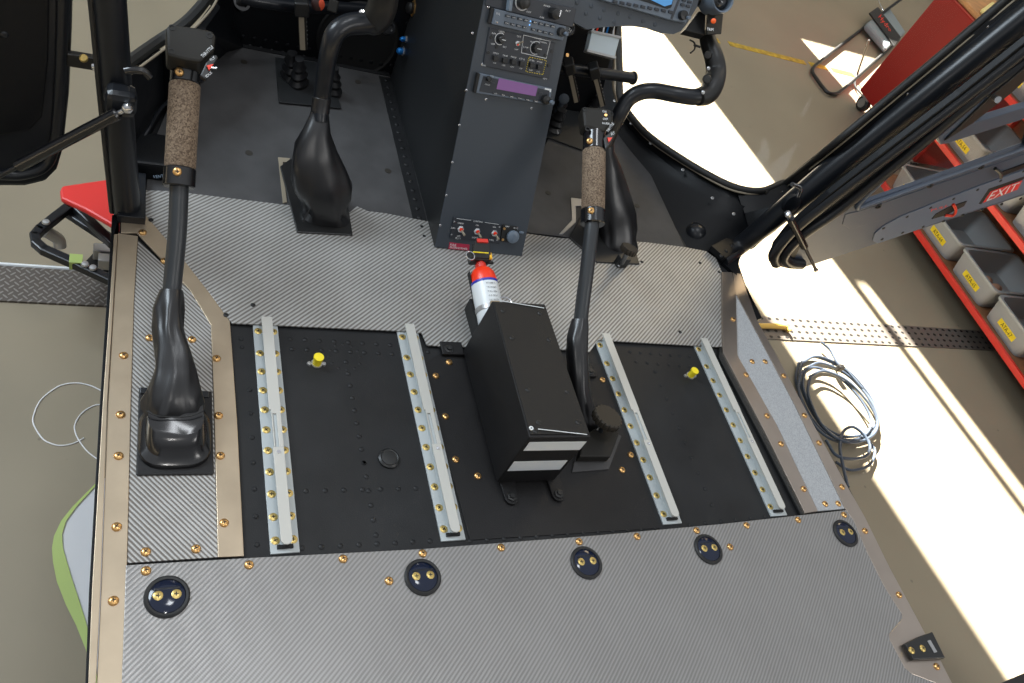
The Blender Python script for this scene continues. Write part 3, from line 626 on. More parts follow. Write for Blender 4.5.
cup = put('boot_cup', (loft([rrect(cb, .058, .062, .6, n), rrect(cb + V((0, .0, .006)), .056, .060, .6, n), rrect(cb + V((0, .004, .012)), .047, .052, .6, n), rrect(cb + V((-.001, .008, .030)), .044, .048, .65, n), rrect(cb + V((-.001, .016, .042)), .043, .040, .7, n)]), M['gloss']), t, smooth=True, label='shiny black moulded cup')
cen = [(173, 409, .043, .049, .026), (173, 402, .052, .048, .030), (173, 388, .064, .040, .032), (174.5, 368, .075, .031, .030), (173, 348, .085, .0275, .029), (169, 328, .095, .0245, .026), (169, 309, .106, .025, .025), (170.5, 298, .114, .0225, .023), (171.5, 290, .120, .019, .019)]
dd = (PZ(*Lp[2]) - PZ(*Lp[0])).normalized(); ya = dd.cross(V((1, 0, 0))).normalized()
put('leather_boot', (loft([bootring(PZ(u, v, z), rx, ry, 48, .13 if 0 < i < 7 else .02, i * .95, (V((1, 0, 0)), (V((0, 1, 0)).lerp(-ya if ya.y < 0 else ya, min(1, i / 4))).normalized())) for i, (u, v, z, rx, ry) in enumerate(cen)]), M['leather']), t, smooth=True)
put('stitching', (tube([PZ(u, v, .062) for u, v in ((146, 411), (158, 416), (175, 417), (190, 416), (203, 411))], .0012, 6), M['rubber']), t, smooth=True)
def head(t, quad, z, th, wd, labels, sw):
    ck = sum((PZ(u, v, zz) for u, v, zz in quad), V()) / len(quad); nrm = (UP * .55 + (CAM - ck).normalized() * .45).normalized(); q = [PL(u, v, ck, nrm) for u, v, zz in quad]
    if nrm.z < 0: nrm = -nrm
    cc_ = sum(q, V()) / len(q); n0 = nrm
    h = put('switch_box', (prism(q, -nrm * th), M['brownblack']), t, bevel=.006)
    return h, q, nrm
h, q, nrm = head(t, [(166, 27, .43), (170, 23.5, .432), (196, 27, .43), (213, 30.5, .428), (216, 36, .425), (214, 50, .41), (201, 62, .40), (186, 60, .40), (167, 55, .405)], 0, .05, 0, None, None)
def onh(u, v, off=0): return PL(u, v, q[0], nrm, off)
for u, v in ((172, 27.5), (209.5, 35.5), (171.5, 51)): put('screw_recess', (lathe(onh(u, v, -.004), nrm, [(.0055, 0), (.0055, .0048), (.0035, .0048), (.003, .001), (0, .001)], 16), M['dark']), h, smooth=True)
text('lettering', 'THROTTLE', [onh(203, 58.5), onh(213.5, 48), onh(211.5, 45.5), onh(200.5, 55.5)], M['ink'], h, .0005)
sw = put('throttle_switch', (prism([onh(206, 62, -.012), onh(216, 53.5, -.012), onh(218.5, 56.5, -.012), onh(214, 64, -.012), onh(209, 74, -.012), onh(206, 79, -.012), onh(200, 75, -.012)], nrm * .010), M['plastic']), t, bevel=.002)
put('red_mark', (prism([onh(206.5, 66, -.001), onh(213.5, 64.5, -.001), onh(209, 70.5, -.001)], nrm * .003), M['bright']), sw, label='red triangular mark')
put('toggle', (tube([onh(211, 68, 0), onh(217, 70, .006)], .0018, 8), M['steel']), sw, smooth=True)
text('lettering', 'FLY', [onh(211.5, 61), onh(215.5, 57.5), onh(213.5, 55.5), onh(209.5, 59)], M['ink'], sw, -.0015)
text('lettering', 'IDLE', [onh(207, 77.5), onh(212.5, 72.5), onh(210.5, 71), onh(205, 75.5)], M['ink'], sw, -.0015)
# centre lever
Rp = [(580, 352, .10), (581, 318, .135), (587, 270, .20), (592, 225, .258), (593, 210, .272), (594, 151, .335), (593, 130, .36)]
t, g1, a, vw = lever('tall black collective lever with tan grip rising beside the black box', (590, 405), Rp, None, 1, None)
cen = [(588, 420, .004, .032, .034), (583, 405, .03, .026, .028), (579, 385, .06, .023, .025), (577, 355, .10, .0225, .026), (577, 338, .118, .0225, .024), (579, 327, .128, .020, .020), (580, 319, .136, .018, .018)]
put('leather_boot', (loft([bootring(PZ(u, v, z), rx, ry, 48, .09 if 0 < i < 6 else .02, i * .9, (V((1, 0, 0)), V((0, 1, .0)).lerp(V((0, .6, -.8)), min(1, i / 4)).normalized())) for i, (u, v, z, rx, ry) in enumerate(cen)]), M['leather']), t, smooth=True)
h, q, nrm = head(t, [(582, 106, .40), (604, 107.5, .40), (611, 109, .40), (614, 114, .395), (613, 122, .385), (604, 132, .372), (590, 128, .375), (584, 127, .378)], 0, .042, 0, None, None)
for u, v in ((585, 109.5), (587.5, 129), (611, 114)): put('screw_recess', (lathe(onh(u, v, -.004), nrm, [(.0055, 0), (.0055, .0048), (.0035, .0048), (.003, .001), (0, .001)], 16), M['dark']), h, smooth=True)
for s_, (u, v, w_) in (('ON', (602, 112.5, 4)), ('OFF', (602.5, 120, 5)), ('HORN', (602, 124.5, 7))):
    text('lettering', s_, [onh(u, v), onh(u + w_, v + .6), onh(u + w_ + .3, v - 1.6), onh(u + .3, v - 2.2)], M['ink'], h, .0005)
put('button', (lathe(onh(605.5, 115.5, 0), nrm, [(.0035, 0), (.0035, .003), (0, .003)], 12), M['brass']), h, smooth=True)
text('lettering', 'THROTTLE', [onh(608, 133), onh(614, 124), onh(612, 122.5), onh(606, 131)], M['ink'], h, .0005)
sw = put('throttle_switch', (prism([onh(604, 137, -.014), onh(612, 129, -.014), onh(616, 133, -.014), onh(611, 143, -.014), onh(606, 149, -.014)], nrm * .010), M['plastic']), t, bevel=.002)
put('red_mark', (prism([onh(607.5, 137.5, -.003), onh(612.5, 137.5, -.003), onh(609, 142, -.003)], nrm * .003), M['bright']), sw, label='red triangular mark')
text('lettering', 'FLY', [onh(612, 135), onh(615.5, 133), onh(614.5, 130.5), onh(611, 132.5)], M['ink'], sw, -.003)

# friction knobs
def scallop_knob(c, axis, r, h, parent, n=18):
    return put('scalloped_knob', (lathe(c, axis, [(r * .96, 0), (r, .002), (r, h - .002), (r * .93, h), (0, h)], n * 6, lambda th: 1 - .10 * max(0, math.cos(n * th)) ** 2), M['knobtop']), parent, smooth=True)
kb = PZ(604, 452, 0); t = thing('friction_knob', kb, 'large scalloped black knob on a plate beside the black box', 'knob')
put('base_plate', (prism([PZ(*p, .006) for p in ((572, 472), (609, 469), (621.5, 436), (604, 426), (580, 440))], (0, 0, -.005)), M['footfloor']), t, bevel=.001)
put('housing', (prism([PZ(*p, .006) for p in ((575, 462), (606, 462), (615, 438), (600, 428), (580, 440))], (0, 0, .022)), M['brownblack']), t, bevel=.003)
kc = PZ(605, 421, .055); scallop_knob(kc, (.12, .18, 1), .0335, .017, t)
put('shaft', (tube([kc + V((0, -.008, -.03)), kc], .006, 10, sub=1), M['satin']), t, smooth=True)
put('indicator', (tube([PZ(597, 430, .05), PZ(601, 424, .055)], .0016, 6), M['alu']), t, smooth=True)

# ================================================================== CYCLIC STICKS
def cyclic(label, plate_px, base, bootc, stick, grip, name='cyclic_stick', ph=0):
    b = PZ(*base, .012); t = thing(name, V((b.x, b.y, .008)), label, 'control stick')
    put('base_plate', (prism([PZ(*p, .012) for p in plate_px], (0, 0, -.004)), M['plastic']), t, bevel=.002)
    rings = []
    for i, (u, v, z, rx, ry, f) in enumerate(bootc):
        c_ = PZ(u, v, z); k_ = max(0, 1 - i / 6); A = bootring(c_, rx, ry, 56, f, i * .5 + ph); Q_ = rrect(c_, rx, ry, .5, 56); ring = []
        for n_, (a_, b_) in enumerate(zip(A, Q_)):
            th = 2 * math.pi * n_ / 56; dent = 1 - (.0 if i == 0 else .20 * k_) * (math.sin(2 * th) ** 4) - (.0 if i in (0, 9) else .10 * k_) * max(0, math.cos(4 * th + .5)) ** 3
            ring.append(c_ + (a_.lerp(b_, k_) - c_) * dent)
        rings.append(ring)
    put('leather_boot', (loft(rings), M['leather']), t, smooth=True)
    put('stick', (tube([PZ(*p[:3]) for p in stick], 0, 20, rs=[p[3] for p in stick]), M['satin']), t, smooth=True)
    gp = put('hand_grip', (tube([PZ(*p[:3]) for p in grip], 0, 20, rs=[p[3] for p in grip]), M['plastic']), t, smooth=True)
    return t, gp
lc, lg = cyclic('black cyclic stick with leather boot left of the console', [(280, 166), (291, 158), (347, 196), (353, 235), (297, 232)], (324, 205),
    [(324, 203, .013, .055, .074, 0), (323.5, 201, .024, .051, .070, .03), (323, 196, .045, .053, .066, .05), (322, 189, .070, .063, .059, .12), (321, 180, .098, .066, .052, .10), (318, 164, .135, .057, .043, .06), (315.5, 148, .165, .045, .034, .07), (317, 132, .195, .029, .026, .04), (319.5, 118, .215, .021, .021, .01), (320, 112, .225, .0185, .0185, 0)],
    [(319.5, 122, .21, .0165), (321.5, 100, .245, .0175), (325, 75, .30, .018), (329, 52, .35, .0185), (335, 34, .385, .020), (347, 25, .40, .021), (362, 23, .405, .022), (372, 22, .41, .023)],
    [(366, 22.5, .407, .020), (374, 21, .412, .028), (381, 10, .44, .030), (385, -8, .48, .028), (388, -30, .53, .026)])
put('collar', (lathe(PZ(320, 113, .222), (PZ(321.5, 100, .245) - PZ(320, 113, .222)).normalized(), [(.0185, 0), (.0195, .001), (.0195, .03), (.0185, .031)], 24), M['leather']), lc, smooth=True)
p_ = PZ(362, 12.5, .425); put('trigger_button', (lathe(p_, (CAM - p_), [(.006, 0), (.006, .002), (.003, .0022), (0, .0022)], 14), M['steel']), lg, smooth=True)
for k, (a_, b_) in enumerate((((300, 170, .10), (316, 150, .165)), ((338, 205, .035), (331, 165, .12)), ((303, 222, .022), (322, 185, .10)))):
    put('seam', (tube([PZ(*a_), PZ(*b_)], .0016, 6), M['leather']), lc, smooth=True)
rc, rg = cyclic('black cyclic stick behind the centre lever, grip over the chin window', [(569, 237), (590, 200), (622, 205), (640, 264), (597, 262)], (612, 235),
    [(616, 232, .013, .056, .074, 0), (616, 226, .03, .055, .072, .05), (617, 218, .05, .060, .064, .09), (616, 205, .085, .058, .054, .10), (613, 187, .125, .048, .045, .09), (609, 165, .17, .036, .034, .06), (606, 148, .21, .024, .024, .02), (607, 138, .235, .020, .020, 0)],
    [(606, 145, .22, .017), (612, 130, .26, .018), (619, 115, .30, .0185), (628, 100, .335, .019), (640, 92.5, .36, .0195), (655, 91, .375, .0195), (675, 94.5, .39, .0195), (694, 97, .40, .020), (706, 94, .41, .022)],
    [(698, 97.5, .405, .021), (707, 94.5, .41, .025), (713, 85, .425, .0262), (716, 72, .44, .0255), (714, 58, .46, .024), (709, 44, .475, .0215), (706, 34, .485, .019)])
def ong(u, v, z): return PZ(u, v, z)
hs = put('switch_head', (prism([ong(706.5, 11, .535), ong(721.5, 13, .535), ong(719.5, 34.5, .51), ong(705, 35, .505)], (-.012, -.02, .012)), M['brownblack']), rc, bevel=.002)
put('hood', (prism([ong(706, 12, .535), ong(705, 35, .505), ong(685, 30, .50), ong(699, 11, .53)], (0, .01, -.02)), M['plastic']), rc, bevel=.002)
p_ = ong(713.5, 21, .55); ax_ = (CAM - p_).normalized(); put('red_button', (lathe(p_ - ax_ * .004, ax_, [(.0062, 0), (.0062, .007), (.004, .009), (0, .0095)], 20), M['orange']), hs, smooth=True, label='orange-red push button')
text('lettering', 'TRIM', [ong(706.5, 31, .545), ong(713, 31.5, .545), ong(713, 28.5, .548), ong(706.5, 28, .548)], M['ink'], hs, .001)
for u, v, r_, m_ in ((708, 55, .0105, 'plastic'), (707, 79, .011, 'plastic')):
    p_ = ong(u, v, .465 if v < 60 else .45); ax_ = (CAM - p_).normalized(); put('hat_switch', (lathe(p_, ax_, [(r_, -.01), (r_, .006), (r_ * .8, .009), (0, .0095)], 20), M[m_]), rg, smooth=True)
for u, v in ((708.5, 68.5), (703, 92.5)):
    p_ = ong(u, v, .462 if v < 80 else .435); ax_ = (CAM - p_).normalized(); put('screw', (lathe(p_, ax_, [(.0045, -.004), (.0045, .001), (.0025, .002), (0, .001)], 14), M['alu']), rg, smooth=True)
put('trigger', (tube([ong(690, 40, .47), ong(694.5, 43, .465), ong(694.5, 49, .455), ong(690.5, 53, .45)], .0022, 8), M['plastic']), rg, smooth=True)
put('trigger_mount', (tube([ong(694, 45, .465), ong(700, 47, .465)], .003, 8), M['plastic']), rg, smooth=True)
kb = PZ(622, 262, .008); t = thing('friction_knob', kb, 'small scalloped black knob on the twill mat by the right stick boot', 'knob')
scallop_knob(PZ(627.5, 252, .155), (.1, .25, 1), .0215, .014, t, 16)
put('shaft', (tube([PZ(622, 263, .03), PZ(627.5, 253, .155)], .006, 10, sub=1), M['satin']), t, smooth=True)
put('bracket', (prism([PZ(*p, .009) for p in ((613, 262), (624, 258), (626, 268), (617, 268))], (0, 0, .03)), M['plastic']), t, bevel=.002)
shared('screw', SCREWS, PZ(619, 265.5, .04), t)
# ------------------------------------------------ slot plates beside the stick bases
for px, l in (([(278, 157), (290, 158), (291, 162), (283, 162), (287, 202), (283, 203), (279, 165)], 'thin metal edging left of the left stick boot'), ([(571, 197.5), (583, 199), (583, 206), (576, 206), (576, 222), (563, 234), (559, 234), (572, 220)], 'thin metal edging left of the right stick boot')):
    slab('floor_edging', px, .0065, .003, M['alu'] if 'left stick' not in l else M['tan'], label=l, cat='edging')

# ================================================================== PEDALS
def pedal_boot(t, u, v, z, r):
    c = PZ(u, v, z); prof = [(r * 1.1, 0), (r * 1.15, .01), (r * .8, .02), (r * 1.0, .032), (r * .66, .043), (r * .8, .054), (r * .5, .066), (r * .5, .08), (0, .08)]
    put('bellows', (lathe(c, (-.15, -.1, 1), prof, 32, lambda th: 1 + .08 * math.sin(3 * th + u)), M['leather']), t, smooth=True)
def pedals(label, bar, arms, boots, plate, foot=None, m='satin'):
    c = PZ(*plate[0], 0); t = thing('rudder_pedals', V((c.x, c.y, .004)), label, 'pedals')
    put('floor_plate', (prism([PZ(*p, .010) for p in plate], (0, 0, -.004)), M['consoleside']), t, bevel=.001)
    bo = put('cross_tube', (tube([PZ(*p) for p in bar], .0155, 18), M[m]), t, smooth=True)
    e = PZ(*bar[-1]); d_ = (PZ(*bar[-1]) - PZ(*bar[-2])).normalized()
    put('end_cap', (lathe(e - d_ * .003, d_, [(.018, 0), (.019, .001), (.019, .006), (.017, .008), (0, .008)], 22), M['rubber']), bo, smooth=True)
    for (a0, a1, w_) in arms:
        A, Bq = PZ(*a0), PZ(*a1); d = (Bq - A).normalized(); x = d.cross(CAM - A).normalized(); y = x.cross(d)
        g = G().add(box((A + Bq) / 2, (w_, (Bq - A).length, .020), (x, d, y)), M['brownblack'])
        ar = put('pedal_arm', g, t, bevel=.002)
        put('toe_face', (box((A + Bq) / 2 + y * .0108 + x * .002, (w_ * .62, (Bq - A).length * .98, .002), (x, d, y)), M['tan'] if m == 'satin' else M['alu']), ar)
        put('clamp', (box(A - d * .012, (w_ * 1.7, .036, .036), (x, d, y)), M['plastic']), ar, bevel=.004)
        for k in range(7): shared('rivet', SCREWS, A.lerp(Bq, .12 + .12 * k) - x * w_ * .5 + y * .004, ar, axis=-x)
    for b_ in boots: pedal_boot(t, *b_)
    return t
lp = pedals('black rudder pedals hanging at the front of the left footwell', [(395, 12, .17), (340, 8, .175), (300, 7, .18), (262, 2, .19), (238, -3, .195)],
    [((302, 12, .20), (303.5, 48, .11), .020)], [(291, 78, .008, .024), (298, 84, .01, .022), (332, 92, .008, .022)], [(275, 57), (330, 64), (341, 108), (279, 102)])
p_ = PZ(318, 4, .22); ax_ = (CAM - p_).normalized(); fx = frame(ax_)
put('mesh_pad', (lathe(p_, ax_, [(.016, -.005), (.016, .004), (.010, .007), (0, .008)], 24), M['redweave']), lp, smooth=True, label='red mesh covered pad')
put('pad_block', (box(PZ(333, 6, .21), (.024, .03, .03), fx), M['brownblack']), lp, bevel=.003)
rp = pedals('black rudder pedals at the front of the right footwell', [(545, 66, .22), (575, 70, .22), (605, 74, .22), (633, 78, .22)],
    [((570, 70, .235), (576.5, 100, .15), .017), ((595, 74, .235), (602.5, 104, .15), .017)], [(553, 130, .006, .022), (556, 118, .02, .022), (590, 115, .008, .018)], [(545, 136), (548, 108), (585, 112), (583, 150)])
put('ball_joint', (lathe(PZ(564, 99, .10), (CAM - PZ(564, 99, .1)), [(.015, -.01), (.015, .004), (.008, .006), (0, .006)], 20), M['console']), rp, smooth=True)
put('push_rod', (tube([PZ(564, 99, .10), PZ(557, 112, .05)], .007, 10), M['console']), rp, smooth=True)
put('pivot_screw', (lathe(PZ(567.5, 55, .26), (CAM - PZ(567.5, 55, .26)), [(.005, 0), (.005, .006), (0, .006)], 10), M['brass']), rp, smooth=True)
# dim black pedal mounting rings on the bulkhead
for u, v, l in ((241, 4, 'polished ring end of the left footwell cross shaft'), (387, 28, 'polished ring beside the left stick grip')):
    p_ = PZ(u, v, .18); t = tag(put('ring_clamp', (lathe(p_, (.1, -.6, .8), [(.017, -.008), (.019, 0), (.019, .010), (.013, .011), (.012, .004), (0, .004)], 26), M['gloss']), smooth=True), l, 'clamp')

# ================================================================== CENTRE CONSOLE
FP0 = V((0, 1.282, .008)); FN = V((0, -1, .52)).normalized()
def F(u, v, off=0): return PL(u, v, FP0, FN, off)
def ftop(p, y=2.0): return V((p.x, y, p.z))
Lb, Lt = F(434.5, 247), F(486, -12); Rb, Rt = F(521.5, 256), F(577, -12)
Lb.z = max(Lb.z, .009)
t = thing('centre_console', V((.8, 1.6, .008)), 'tall blue-black centre console with radios and switch panels', 'console')
CO = t
vs = [Lb, Rb, Rt, Lt, V((Lb.x, 1.93, .006)), V((Rb.x, 1.93, .006)), V((Rt.x, 1.93, Rt.z)), V((Lt.x, 1.93, Lt.z))]
g = G().add((vs, [(4, 5, 6, 7), (0, 4, 7, 3), (1, 2, 6, 5), (3, 7, 6, 2), (0, 1, 5, 4)]), M['consoleside'])
put('shell', g, t)
q4 = [Lb, Rb, Rt, Lt]; face = put('face_panel', (prism(q4, FN * .003), M['console']), t, bevel=.0012)
for u, v in ((440, 225), (446, 195), (452, 162), (459, 125), (466, 90), (472, 33), (488, 7), (482, 64)): shared('screw', SCREWS, F(u, v, .003), face, axis=FN)
for u, v in ((485.5, 99), (531, 108)): shared('screw', SCREWS, F(u, v, .003), face, axis=FN)
for i, (y_, z_) in enumerate(((1.60, .12), (1.45, .16), (1.72, .30), (1.55, .27), (1.68, .10), (1.50, .08))): shared('screw', SCREWS, V((.684 + .02 * 0, y_, z_)) + V((.004 if z_ > .2 else 0, 0, 0)), face, axis=(-1, 0, 0))
def quadF(px, off): return [F(u, v, off) for u, v in px]
def unit(name, px, m, h=.008, parent=t, off=.003, bevel=.0012, label=None):
    q = quadF(px, off); n_ = (q[1] - q[0]).cross(q[3] - q[0])
    if n_.dot(FN) < 0: q = q[::-1]
    return put(name, (prism(q, FN * h), m), parent, bevel=bevel, label=label)
def knobF(u, v, r, h, m, parent, off, name='knob', ring=None):
    prof = [(r, 0), (r * .92, h), (r * .8, h + .001), (0, h + .001)]
    k = put(name, (lathe(F(u, v, off), FN, prof, 20, lambda th: 1 + .05 * math.cos(8 * th)), m), parent, smooth=True)
    return k
def textF(s, u, v, wpx, hpx, parent, off, m=None, slope=.235):
    dx, dy = wpx / 2, wpx / 2 * slope; hx, hy = hpx * .22, -hpx
    q = [F(u - dx - hx / 2, v - dy - hy / 2, off), F(u + dx - hx / 2, v + dy - hy / 2, off), F(u + dx + hx / 2, v + dy + hy / 2, off), F(u - dx + hx / 2, v - dy + hy / 2, off)]
    return text('lettering', s, q, m or M['ink'], parent)
# audio panel
ap = unit('audio_panel', [(492.5, 8), (563.4, 25.8), (560, 40), (489.3, 23.3)], M['instr'], .012, label='grey audio panel with two rows of buttons')
unit('side_bracket', [(489.5, 7), (492.5, 8), (489.3, 23.3), (486, 22.5)], M['dark'], .010)
for r_, (a_, b_) in enumerate((((504.6, 15.3), (549.7, 25.8)), ((503.8, 22.2), (548, 33)))):
    for k in range(8):
        s = [0, .135, .27, .405, .60, .735, .865, 1][k]; u, v = a_[0] + (b_[0] - a_[0]) * s, a_[1] + (b_[1] - a_[1]) * s
        bt = unit('button', [(u - 2, v - 1.9), (u + 2.2, v - .9), (u + 1.8, v + 1.7), (u - 2.4, v + .7)], M['plate'], .003, ap, .015, 0)
        textF(['COM1', 'COM2', 'COM3', 'NAV1', 'ADF', 'NAV2', 'DME', 'MKR', 'PA', 'SPKR', 'MIC1', 'MIC2', 'TEL', 'CREW', 'MUTE', 'PLAY'][r_ * 8 + k], u, v, 3.0, 1.3, bt, .0182)
u, v = 495.5, 13; textF('VOL', u, v, 4, 2.2, ap, .0152); textF('SQ', 494, 21, 3, 1.6, ap, .0152)
put('led', (lathe(F(494.5, 21.8, .015), FN, [(.0015, 0), (.001, .001), (0, .001)], 8), M['brass']), ap)
for u, v in ((527.6, 20.5), (526.8, 24)): put('indicator', (lathe(F(u, v, .015), FN, [(.0016, 0), (.0014, .001), (0, .001)], 8), mat('blue_led', (.1, .3, .8), .3, emit=(.2, .5, 1, .8))), ap)
kk = knobF(557.5, 31, .0095, .012, M['plastic'], ap, .015); knobF(559.8, 32.2, .0045, .008, M['instr'], kk, .028, 'knob_cap')
# selector panel
sp_ = unit('selector_panel', [(488.5, 27), (553.7, 42.5), (548, 79), (482, 65.5)], M['plate'], .004, label='dark switch panel with white lettering')
def outline(px, m, parent, off, r=.0007, dash=False):
    g = G(); pts = px + [px[0]]
    for i in range(len(px)):
        a_, b_ = F(*pts[i], off), F(*pts[i + 1], off)
        if dash:
            n_ = 7
            for k in range(n_): g.add(tube([a_.lerp(b_, (k + .1) / n_), a_.lerp(b_, (k + .65) / n_)], r, 4), m)
        else: g.add(tube([a_, b_], r, 4), m)
    return put('marking', g, parent)
outline([(522.3, 34.6), (548.9, 41), (544.9, 58), (520, 52.3)], M['ink'], sp_, .0072)
outline([(527.8, 56.5), (545, 60), (541.7, 74), (524.5, 71)], M['yellow'], sp_, .0072, dash=True)
for u, v, r_ in ((499, 38.5, .008), (534.5, 47.5, .0095)):
    put('dial_ring', (tube([F(u, v, .0072) + (V((1, 0, 0)) * math.cos(a_) + FN.cross(V((1, 0, 0))) * math.sin(a_)) * (r_ + .004) for a_ in [math.radians(60 + 24 * k) for k in range(11)]], .0008, 4, sub=1), M['ink']), sp_)
    kk = knobF(u, v, r_, .012, M['plastic'], sp_, .007)
    put('pointer', (box(F(u, v, .0205) - FN.cross(V((1, 0, 0))) * 0 + V((.003, 0, 0)), (r_ * 1.1, .0012, .0012), (V((.6, 0, 0)).normalized(), FN.cross(V((1, 0, 0))), FN)), M['ink']), kk)
kk = put('toggle_nut', (lathe(F(516, 43, .007), FN, [(.006, 0), (.006, .003), (.003, .004), (0, .004)], 6), M['steel']), sp_)
put('toggle_lever', (tube([F(516, 43, .01), F(519, 40.5, .022)], .0020, 8), M['tan']), kk, smooth=True)
put('red_mark', (lathe(F(516, 44, .0115), FN, [(.0022, 0), (.0015, .001), (0, .001)], 8), M['bright']), kk)
for u, v in ((490, 36.5), (487, 52), (550.5, 51), (547.5, 65), (495.5, 46.5), (523.8, 50.3), (544, 55)): put('screw', (lathe(F(u, v, .007), FN, [(.0042, 0), (.0036, .0015), (0, .0015)], 12), M['plastic']), sp_, smooth=True)
for i, (u, v) in enumerate(((494, 57.5), (503, 59.8), (511.5, 61.3), (520, 63), (530, 64.6), (537.6, 66.2))):
    unit('rocker_switch', [(u - 2.2, v - 2.9), (u + 2.6, v - 1.9), (u + 2.0, v + 3), (u - 2.8, v + 2)], M['plastic'], .008, sp_, .007, .001)
    textF(['PITOT', 'STROBE', 'NAV', 'LDG', 'FUEL', 'PUMP'][i], u + .8, v - 4.6, 5.2, 1.5, sp_, .0072); textF('OFF', u - .8, v + 5, 3.4, 1.5, sp_, .0072)
for s_, u, v, w_ in (('CABIN', 500, 31, 6), ('DIM', 492.5, 33, 3.5), ('OFF', 491.5, 43.5, 4), ('BRT', 503.5, 46.5, 3.5), ('TEST', 517.5, 36, 4.5), ('OFF', 515, 49, 3.5), ('SOUND', 536.5, 38.2, 7), ('HIGH', 531, 41.5, 4.5), ('NORMAL', 541.5, 41.8, 8), ('LOW', 524.5, 46.8, 5), ('FWD', 482.8, 65, 3), ('AFT', 543.5, 78.3, 4)): textF(s_, u, v, w_, 1.6, sp_, .0072)
# radio
rd = unit('radio', [(478, 72.5), (549.7, 87.8), (547.3, 103.9), (474, 91.8)], M['instr'], .010, label='grey radio with a purple reflection on its display')
unit('side_bracket', [(475.5, 71.8), (478, 72.5), (474, 91.8), (471.5, 91)], M['dark'], .012)
unit('faceplate', [(481, 75), (547, 89.5), (545, 101.5), (477, 90.3)], M['plate'], .001, rd, .013, 0)
unit('display', [(496.6, 77), (535.2, 85.3), (532.8, 95), (494, 87.8)], M['screen'], .0015, rd, .0135, 0, label='display with a painted purple reflection')
for k in range(6):
    s = k / 5; u, v = 492.5 + 40.5 * s, 92.2 + 8 * s; bt = unit('button', [(u - 2, v - 1.2), (u + 2, v - .4), (u + 1.8, v + 1.2), (u - 2.2, v + .4)], M['plate'], .0025, rd, .013, 0); textF(['COM', 'FLIP', 'CHAN', 'MON', 'OBS', 'T/R'][k], u, v, 3, 1.1, bt, .0162)
for u, v in ((490.3, 82.4), (538.3, 92)): unit('button', [(u - 2, v - 1.2), (u + 2, v - .4), (u + 1.8, v + 1.2), (u - 2.2, v + .4)], M['plate'], .0025, rd, .013, 0)
knobF(486, 77.5, .006, .010, M['plastic'], rd, .013); kk = knobF(542.5, 98.2, .0105, .012, M['plastic'], rd, .013); knobF(546.5, 100, .005, .008, M['instr'], kk, .026, 'knob_cap')
unit('card_slot', [(542.5, 86.8), (548.8, 88.2), (548.4, 91.2), (542.1, 90)], M['white'], .0008, rd, .013, 0)
textF('COM', 485, 83.5, 5, 1.4, rd, .0142); textF('VOL', 489.5, 74.9, 3.5, 1.4, rd, .0142)
# upper knobs
tp = unit('upper_panel', [(487, -10), (575, 8), (571.5, 27), (564.5, 25.5), (493, 7.5), (484, 5)], M['plate'], .004)
kk = knobF(521, 2, .013, .016, M['plastic'], tp, .007, 'rotary_knob'); put('dial_ring', (lathe(F(521, 2, .007), FN, [(.0165, 0), (.0165, .001), (.0150, .001), (.0150, 0)], 28), M['ink']), tp, smooth=True)
kk = knobF(551.5, 13, .0115, .020, M['plastic'], tp, .007, 'rotary_knob'); put('pointer', (box(F(554.5, 12, .0285), (.002, .014, .002), (V((1, 0, 0)), FN.cross(V((1, 0, 0))), FN)), M['steel']), kk)
put('guarded_lever', (box(F(507, 3, .014), (.010, .030, .016), (V((.9, .2, 0)).normalized(), FN.cross(V((.9, .2, 0)).normalized()), FN)), M['bluegrey']), tp, bevel=.002)
for s_, u, v, w_ in (('NORM', 545.5, 5.6, 6), ('ALT', 566.5, 10.5, 5), ('OFF', 527, 11.6, 5), ('ON', 540, 17, 4)): textF(s_, u, v, w_, 1.8, tp, .0072)
# lower switch plate
ls = unit('lower_switch_panel', [(452.7, 216), (500.3, 224), (498.8, 243), (449, 237)], M['plate'], .004, label='small dark panel with three toggle switches')
for u, v in ((459.3, 228), (475.7, 230.2), (493, 232)):
    nt_ = put('toggle_nut', (lathe(F(u, v, .007), FN, [(.0085, 0), (.0085, .003), (.005, .005), (0, .005)], 6), M['steel']), ls)
    put('red_seal', (lathe(F(u + .3, v, .0115), FN, [(.0045, 0), (.004, .003), (0, .003)], 12), M['bright']), nt_, smooth=True)
    put('toggle_lever', (tube([F(u + .6, v + .6, .013), F(u + 1.2, v + 3.5, .028)], .0026, 8, rs=[.002, .003]), M['tan']), nt_, smooth=True)
outline([(455.5, 217.5), (470, 219.5)], M['ink'], ls, .0072); outline([(484, 221.5), (497.5, 223.5)], M['ink'], ls, .0072)
for s_, u, v, w_ in (('LIGHTING', 477, 220.5, 9), ('CABIN', 459.3, 222.2, 6), ('ON', 476, 224.3, 3), ('ON', 493, 226, 3), ('DIM', 452, 227, 4), ('OFF', 457.5, 235, 3.5), ('PILOT', 457, 237.3, 5), ('LIGHT', 474, 236.5, 6), ('UTIL', 490.5, 239, 5)): textF(s_, u, v, w_, 1.6, ls, .0072, slope=.12)
for u, v in ((453.2, 220.5), (450.6, 233.5), (498.2, 226), (495.8, 239)): put('screw', (lathe(F(u, v, .007), FN, [(.0022, 0), (.002, .001), (0, .001)], 10), M['steel']), ls, smooth=True)
so = unit('socket_plate', [(501.5, 223.5), (516.5, 225.8), (514, 242.5), (499, 240.5)], M['plastic'], .005, label='black socket plate with blue-grey cap')
put('socket_cap', (lathe(F(511, 235.2, .008), FN, [(.0150, 0), (.0155, .002), (.0155, .007), (.013, .009), (0, .009)], 30), M['bluegrey']), so, smooth=True)
put('cap_rib', (box(F(511, 235, .0178), (.003, .018, .0016), (V((1, 0, 0)), FN.cross(V((1, 0, 0))), FN)), M['bluegrey']), so, bevel=.0005)
